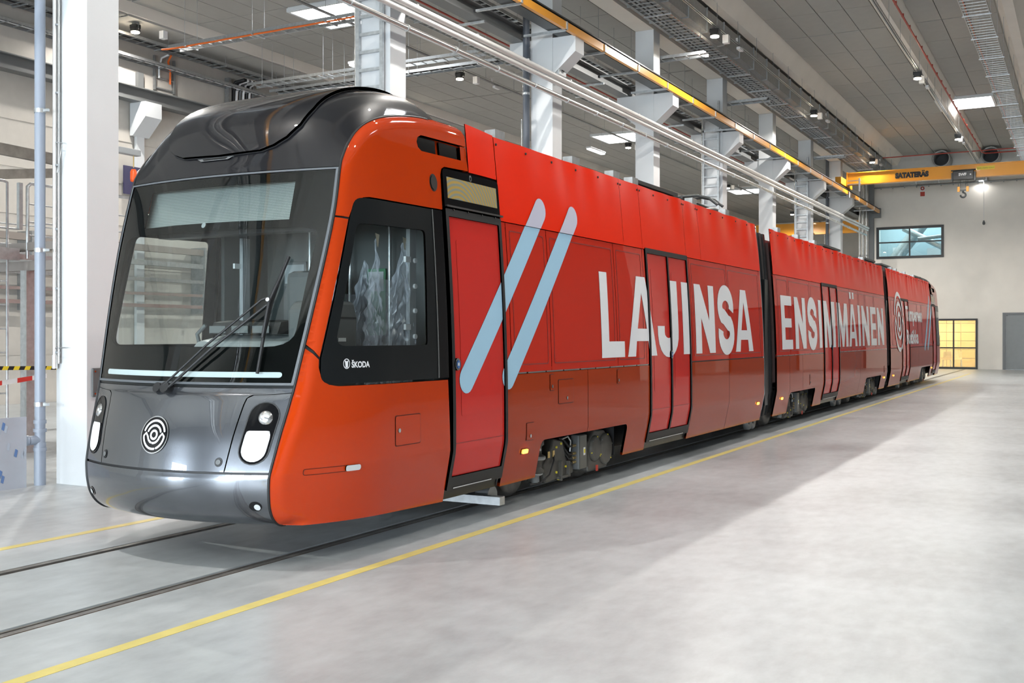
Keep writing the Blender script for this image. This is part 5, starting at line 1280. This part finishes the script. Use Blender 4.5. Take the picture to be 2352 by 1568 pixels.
# ------------------------------------------------------------------ shell, roof, gangways, far side
sections = ((8.1, 18.53), (19.40, 31.48), (32.15, 42.65))
for (a, b2) in sections:
    zs = [.27, .5, .72, .9, 1.4, 1.9, 2.4, 2.87, 3.2, 3.45]
    pl = [(XC-float(prof(z))+.0, z) for z in zs]
    a_sh = 8.62 if a < 9 else a
    sh = MB().prism(pl+[(XC+float(prof(z))-.05, z) for z in reversed(zs) if z > .8], a_sh+.06, b2-.01, 'y')
    sh.build('body_shell', M_BLACKS if False else mat('dark body core', (.03, .008, .006), .6), tram)
    MB().prism([(XC-float(prof(z))-.002, z) for z in (.3, .72, .9, 1.4, 2.0, 2.6, 3.2, 3.68)]+[(XC-1.10, 3.68), (XC-1.10, 3.40), (XC-1.20, 3.40), (XC-1.28, .3)], a_sh, b2, 'y').build('far_side', M_SKIRT, tram)
    box('roof', XC-1.1, XC+1.1, a, b2, 3.45, 3.50, M_GSTEEL, tram)
    box('underframe', XC-.95, XC+.95, a, b2, .42, .70, M_BLACK, tram) if False else None
for (a, b2) in ((18.53, 19.40), (31.48, 32.15)):
    n = 7; L = (b2-a)/n
    zs = [.30, .55, .72, .95, 1.4, 1.9, 2.4, 2.87, 3.25, 3.6]
    for k in range(n):
        ins = .085 if k % 2 == 0 else .13
        pl = [(XC-float(prof(z))+ins, z) for z in zs]+[(XC+float(prof(z))-ins, z) for z in reversed(zs)]
        MB().prism(pl, a+k*L, a+(k+1)*L, 'y').build('bellows', M_BLACK, tram)
    tr = [(XC+float(prof(z))-.01, a+.015, z) for z in np.linspace(.45, 3.66, 24)]+[(XC+float(prof(3.68))-.06, a+.015, 3.70)]
    MB().tube(tr, .016, 6).build('gangway_trim', M_CHROME, tram)
    MB().box(XC+1.05, XC+1.24, a+.35, a+.55, .5, 2.75).build('gangway_post', M_BLACKS, tram)
    for k in range(10): shared('gangway_rivet', 'g', lambda b: b.cyl((0, 0, 0), (.008, 0, 0), .010, 6), M_CHROME, tram, (XC+float(prof(.8+.26*k))-.082, a+.22, .8+.26*k))
# roof fittings showing over the film
for y in (9.35, 11.15, 12.35, 12.98, 15.35, 17.0, 20.3, 21.9, 23.4, 29.0, 33.6, 34.4, 36.2, 38.2):
    sbox('roof_bracket', .12, .20, .13, M_GALV, tram, (XC+1.07, y, 3.735))
for (y0, y1, z) in ((13.3, 14.8, 3.80), (24.6, 26.4, 3.80), (29.4, 31.2, 3.82), (32.3, 33.9, 3.82), (38.8, 41.2, 3.80)):
    b_ = MB().box(XC-.9, XC+1.0, y0, y1, 3.50, z-.03); b_.build('roof_unit', M_DSTEEL, tram); box('roof_unit_lid', XC-.93, XC+1.05, y0-.04, y1+.04, z-.03, z+.02, M_DSTEEL, tram)
# folded pantograph
pz = 3.80
pg = MB().box(XC-.6, XC+.6, 16.9, 17.0, 3.5, pz).box(XC-.6, XC+.6, 18.2, 18.3, 3.5, pz).build('pantograph', M_DSTEEL, tram)
for x in (-.5, .5):
    MB().tube([(XC+x, 16.95, pz), (XC+x*.9, 18.4, pz+.20), (XC+x, 18.6, pz+.18)], .03, 8).build('pantograph_arm', M_GALV2, pg)
    MB().tube([(XC+x*.8, 18.4, pz+.20), (XC+x*.7, 17.0, pz+.26)], .022, 8).build('pantograph_arm', M_DSTEEL, pg)
for y in (17.05, 17.35): MB().tube([(XC-.95, y, pz+.10), (XC-.8, y, pz+.22), (XC-.6, y, pz+.27), (XC+.6, y, pz+.27), (XC+.8, y, pz+.22), (XC+.95, y, pz+.10)], .024, 8).build('contact_strip', M_DSTEEL, pg)
for k in range(6): MB().cyl((XC+.55-.12*k, 18.5+.06*(k % 2), pz-.02), (XC+.55-.12*k, 18.5, pz+.12), .03, 8).build('insulator', M_GREYP, pg)
MB().cyl((XC-.2, 17.6, pz+.05), (XC+.4, 17.6, pz+.05), .06, 12).build('pantograph_drive', M_GREYP, pg)

# ------------------------------------------------------------------ bogies
def bogie(yc, first):
    xo = XC+1.10
    g = MB().box(XC+.88, XC+1.06, yc-1.05, yc+1.02, .26, .40).box(XC-1.06, XC-.88, yc-1.05, yc+1.02, .26, .40).box(XC-.9, XC+.9, yc-.25, yc+.25, .24, .5)
    bg = g.build('bogie', M_FRAMEM, tram)
    for dy in (-.90, .90):
        for s in (1, -1):
            MB().lathe([(.05, -.01), (.12, .03), (.25, .035), (.275, .02), (.29, 0), (.295, -.07), (.32, -.075), (.32, -.10), (.05, -.10)], (XC+s*.79, yc+dy, .297), (s, 0, 0), 28).build('wheel', M_RAIL, bg)
        MB().cyl((XC-.75, yc+dy, .297), (XC+.75, yc+dy, .297), .07, 12).build('axle', M_FRAMEM, bg)
    # gearbox with two round covers
    gb = MB().prism([(yc+.42, .14), (yc+.98, .14), (yc+1.06, .28), (yc+1.04, .50), (yc+.90, .60), (yc+.60, .62), (yc+.44, .50)], XC+.86, xo+.02, 'x').build('gearbox', M_FRAMEM, bg, bevel=.02)
    for (y, z, r) in ((yc+.60, .40, .155), (yc+.90, .37, .19)):
        MB().lathe([(0, .035), (r-.03, .035), (r-.01, .028), (r, .01), (r, 0)], (xo+.02, y, z), (1, 0, 0), 28).build('round_cover', M_FRAMEM, bg)
        for k in range(6):
            a = 2*math.pi*k/6+.3; MB().cyl((xo+.03, y+(r-.014)*math.cos(a), z+(r-.014)*math.sin(a)), (xo+.056, y+(r-.014)*math.cos(a), z+(r-.014)*math.sin(a)), .008, 6).build('bolt', M_BOLT if k % 2 else M_GREYP, bg)
    MB().cyl((xo-.04, yc+.78, .60), (xo-.04, yc+.78, .70), .03, 10).build('filler_cap', M_GREYP, bg)
    # terminal box
    tb = box('terminal_box', xo-.06, xo+.05, yc+.10, yc+.30, .20, .60, M_GREYP, bg, bevel=.012)
    box('box_lid', xo+.05, xo+.062, yc+.11, yc+.29, .21, .59, mat('olive grey lid', (.12, .115, .10), .4), bg)
    box('warning_label', xo+.062, xo+.064, yc+.20, yc+.25, .36, .45, M_WHITEP, bg); box('warning_label', xo+.064, xo+.066, yc+.206, yc+.244, .385, .43, M_BOLT, bg)
    for z in (.29, .34, .39, .48):
        MB().cyl((xo, yc+.02, z), (xo, yc+.11, z), .018, 10).build('cable_gland', M_BRASS, bg)
        MB().tube([(xo, yc+.03, z), (xo-.01, yc-.06, z), (xo-.04, yc-.12, z+.08), (xo-.08, yc-.16, .58)], .015, 6).build('hose', M_BLACK, bg)
    # motor casting
    MB().prism([(yc-.62, .12), (yc+.10, .16), (yc+.10, .32), (yc-.10, .36), (yc-.18, .56), (yc-.42, .60), (yc-.50, .46), (yc-.66, .34)], XC+.84, xo-.02, 'x').build('motor_casting', M_FRAMEM, bg, bevel=.02)
    MB().box(xo-.02, xo+.01, yc-.34, yc-.04, .14, .17).box(xo-.02, xo+.02, yc-.30, yc-.27, .12, .34).box(xo-.02, xo+.02, yc-.10, yc-.07, .16, .32).build('casting_rib', M_FRAMEM, bg)
    for (y, z) in ((yc-.36, .50), (yc-.36, .22), (yc-.24, .53), (yc-.12, .26), (yc-.30, .14)): MB().cyl((xo-.03, y, z), (xo-.006, y, z), .014, 8).build('bolt', M_BOLT, bg)
    # spring
    MB().lathe([(.07, 0), (.10, .02), (.10, .05), (.07, .07), (.075, .14), (.11, .16), (.11, .20), (.075, .22), (.075, .30), (.10, .32), (.10, .38), (.05, .40)], (xo-.08, yc-.76, .24), (0, 0, 1), 20).build('spring', M_FRAMEM, bg)
    MB().lathe([(.112, 0), (.118, .01), (.118, .03), (.112, .04)], (xo-.08, yc-.76, .40), (0, 0, 1), 20).build('spring_ring', M_GALV2, bg)
    MB().lathe([(.02, 0), (.05, .02), (.05, .08), (.09, .10), (.09, .12)], (xo-.08, yc-.76, .14), (0, 0, 1), 14).build('spring_seat', M_GALV, bg)
    MB().cyl((xo-.05, yc-.84, .62), (xo-.02, yc-.76, .50), .022, 8).build('damper', M_GALV, bg)
    MB().tube([(xo-.02, yc-1.0, .16), (xo, yc-.80, .15), (xo+.01, yc-.58, .22), (xo, yc-.45, .36), (xo-.03, yc-.40, .46)], .010, 6).build('hose', M_BLACK, bg)
    MB().tube([(xo-.02, yc-.20, .58), (xo, yc-.10, .60), (xo, yc-.02, .54), (xo-.01, yc-.02, .42)], .011, 6).build('hose', M_GALV, bg)
    MB().lathe([(.0, .02), (.035, .02), (.04, 0)], (xo-.05, yc-.98, .33), (1, 0, 0), 12).build('sensor', M_BRASS, bg)
    box('red_plug', xo+.03, xo+.05, yc+.62, yc+.65, .13, .2, M_REDSIGN, bg)
    for y in (yc-.58, yc-.46): box('identity_plate', xo-.015, xo-.01, y, y+.05, .40, .47, M_BRASS, bg)
    if first:
        MB().box(XC-1.0, XC+1.30, yc-2.05, yc-1.95, .10, .18).build('jack_beam', M_GALV, bg)
        MB().cyl((XC+.9, yc-1.75, .14), (XC+1.05, yc-1.75, .14), .10, 14).build('hose_reel', M_GALV2, bg)
    # arch lining
    MB().box(XC-1.2, XC+1.14, yc-1.17, yc-1.15, .27, .70).box(XC-1.2, XC+1.14, yc+1.15, yc+1.17, .27, .70).box(XC-1.2, XC+1.2, yc-1.17, yc+1.17, .74, .76).build('arch_lining', M_BLACK, bg)
for k, yc in enumerate((11.09, 21.5, 29.48, 39.79)): bogie(yc, k == 0)
for (a, b2) in ((6.9, 9.8), (12.4, 18.4), (19.5, 20.2), (22.8, 28.2), (30.7, 31.4), (32.3, 38.5), (41.0, 43.8)):
    box('underframe', XC-1.05, XC+1.02, a, b2, .34, .74, M_BLACK, tram)
for y in (18.9, 19.15, 31.8, 26.2, 26.8, 36.0): MB().lathe([(.05, 0), (.13, .02), (.15, 0), (.15, -.07)], (XC+.95, y, .20), (1, 0, 0), 18).build('support_roller', M_GALV2, tram)

# ------------------------------------------------------------------ cab interior
M_INT = mat('dark interior trim', (.075, .085, .085), .6)
box('cab_floor', XC-1.0, XC+1.0, 6.45, 8.9, .92, .98, M_INT, tram)
MB().box(XC-1.2, XC+1.2, 8.55, 8.62, .98, 3.05).build('cab_bulkhead', M_INT, tram)
box('cab_side_liner', XC-1.23, XC-1.19, 7.92, 8.56, .98, 3.04, M_INT, tram); box('cab_side_liner', XC+1.10, XC+1.14, 8.10, 8.56, .98, 3.04, M_INT, tram)
box('cab_headlining', XC-1.1, XC+1.1, 6.95, 8.6, 3.02, 3.06, M_INT, tram)
for (x0, x1, z0, z1) in ((-.46, -.16, 1.70, 2.42), (.10, .32, 1.75, 2.40), (-.95, -.66, 1.1, 2.5)):
    bw = box('bulkhead_window', XC+x0, XC+x1, 8.52, 8.545, z0, z1, M_GREEN if x0 > -.6 else M_GREYP, tram, bevel=.005)
    box('painted_shine', XC+x0+.02, XC+x1-.02, 8.515, 8.52, z1-.22, z1-.03, M_LGREYP, bw)  # pale strip painted in place of a reflection on the pane
for x in (-.55, -.05, .42): MB().cyl((XC+x, 8.45, .98), (XC+x, 8.45, 3.0), .018, 10).build('grab_pole', M_GALV, tram)
ds = MB().prism([(6.62, 1.0), (6.62, 1.63), (6.70, 1.70), (7.05, 1.76), (7.15, 1.72), (7.15, 1.0)], XC-.35, XC+.62, 'x').build('dashboard', M_LGREYP, tram, bevel=.03)
MB().prism([(6.72, 1.05), (6.72, 1.96), (6.80, 2.03), (7.14, 2.03), (7.19, 1.9), (7.17, 1.05)], XC+.62, XC+.98, 'x').build('dashboard_wing', mat('grey dash', (.10, .105, .105), .5), tram, bevel=.03)
box('wing_seam', XC+.975, XC+.985, 6.73, 7.16, 1.885, 1.90, M_BLACK, tram)
box('wing_label', XC+.981, XC+.986, 6.92, 7.02, 1.70, 1.73, M_WHITEP, tram)
MB().prism([(6.80, 1.76), (6.85, 1.86), (7.02, 1.88), (7.06, 1.76)], XC-.3, XC+.45, 'x').build('instrument_hood', M_BLACK, ds)
for x in (-.2, .05, .28): box('instrument_screen', XC+x-.09, XC+x+.09, 6.79, 6.80, 1.77, 1.83, M_GREYP, ds)
MB().tube([(XC-.4, 6.8, 1.63), (XC-.42, 6.78, 1.76), (XC-.34, 6.8, 1.84)], .018, 8).build('dash_lamp_arm', M_GREYP, ds)
# driver's seat under clear plastic and the two hanging plastic covers
MB().box(XC-.28, XC+.28, 7.75, 7.95, 1.3, 2.35).box(XC-.28, XC+.28, 7.35, 7.9, 1.2, 1.38).build('driver_seat', M_INT, tram, bevel=.06)
MB().box(XC-.12, XC+.12, 7.5, 7.7, .98, 1.2).build('seat_pedestal', M_BLACK, tram)
def plastic(nm, x, y0, y1, z0, z1, peaks, m):
    ny, nz = 34, 44; V = []; rng = random.Random(5)
    ph = [(rng.uniform(4, 26), rng.uniform(-24, 24), rng.uniform(0, 6), rng.uniform(.006, .016)) for _ in range(14)]
    for j in range(nz+1):
        for i in range(ny+1):
            u = i/ny; v = j/nz
            y = y0+(y1-y0)*u; top = z0+(z1-z0)*max(.72, max(1-abs(u-p)*1.5 for p in peaks)); z = z0+(top-z0)*v
            pull = v**2
            c = min(peaks, key=lambda p: abs(u-p)); y = y+(y0+(y1-y0)*c-y)*.55*v**4
            V.append((x+sum(a*abs(math.sin(f*u*2+g*v+h)) for f, g, h, a in ph)-.05+.03*math.sin(9*u), y, z))
    n1 = ny+1
    b = MB().add(V, [(j*n1+i, j*n1+i+1, (j+1)*n1+i+1, (j+1)*n1+i) for j in range(nz) for i in range(ny)], False)
    return b.build(nm, m, tram)
pc = plastic('plastic_cover', XC+.90, 7.30, 8.02, 1.30, 2.60, (.20, .78), M_FILMP)
plastic('plastic_cover', XC+.55, 7.25, 7.95, 1.25, 2.45, (.2, .75), M_FILMP)
plastic('plastic_cover', XC+.45, 7.1, 7.5, 1.5, 2.35, (.3, .7), M_FILMP)
for (y, z) in ((7.42, 2.56), (7.83, 2.56)): MB().add([(XC+.99, y, z+.06), (XC+.99, y+.06, z+.05), (XC+.995, y+.035, z-.06), (XC+.995, y+.02, z-.05)], [(0, 1, 2, 3)]).build('masking_tape', mat('masking tape', (.62, .55, .42), .7), pc)
for s in (1, -1):
    wb = box('window_post', XC+s*.98-.02, XC+s*.98+.02, 7.93, 8.03, 1.60, 2.70, M_LGREYP, tram)
    for z in (1.74, 1.97, 2.19, 2.42): MB().cyl((XC+s*.998, 8.0, z), (XC+s*1.02, 8.0, z), .022, 12).build('bolt', M_WHITEP, wb)
    for z in (1.80, 2.40): box('hinge_plate', XC+s*1.0-.012, XC+s*1.0+.012, 7.85, 7.93, z, z+.05, M_WHITEP, wb)
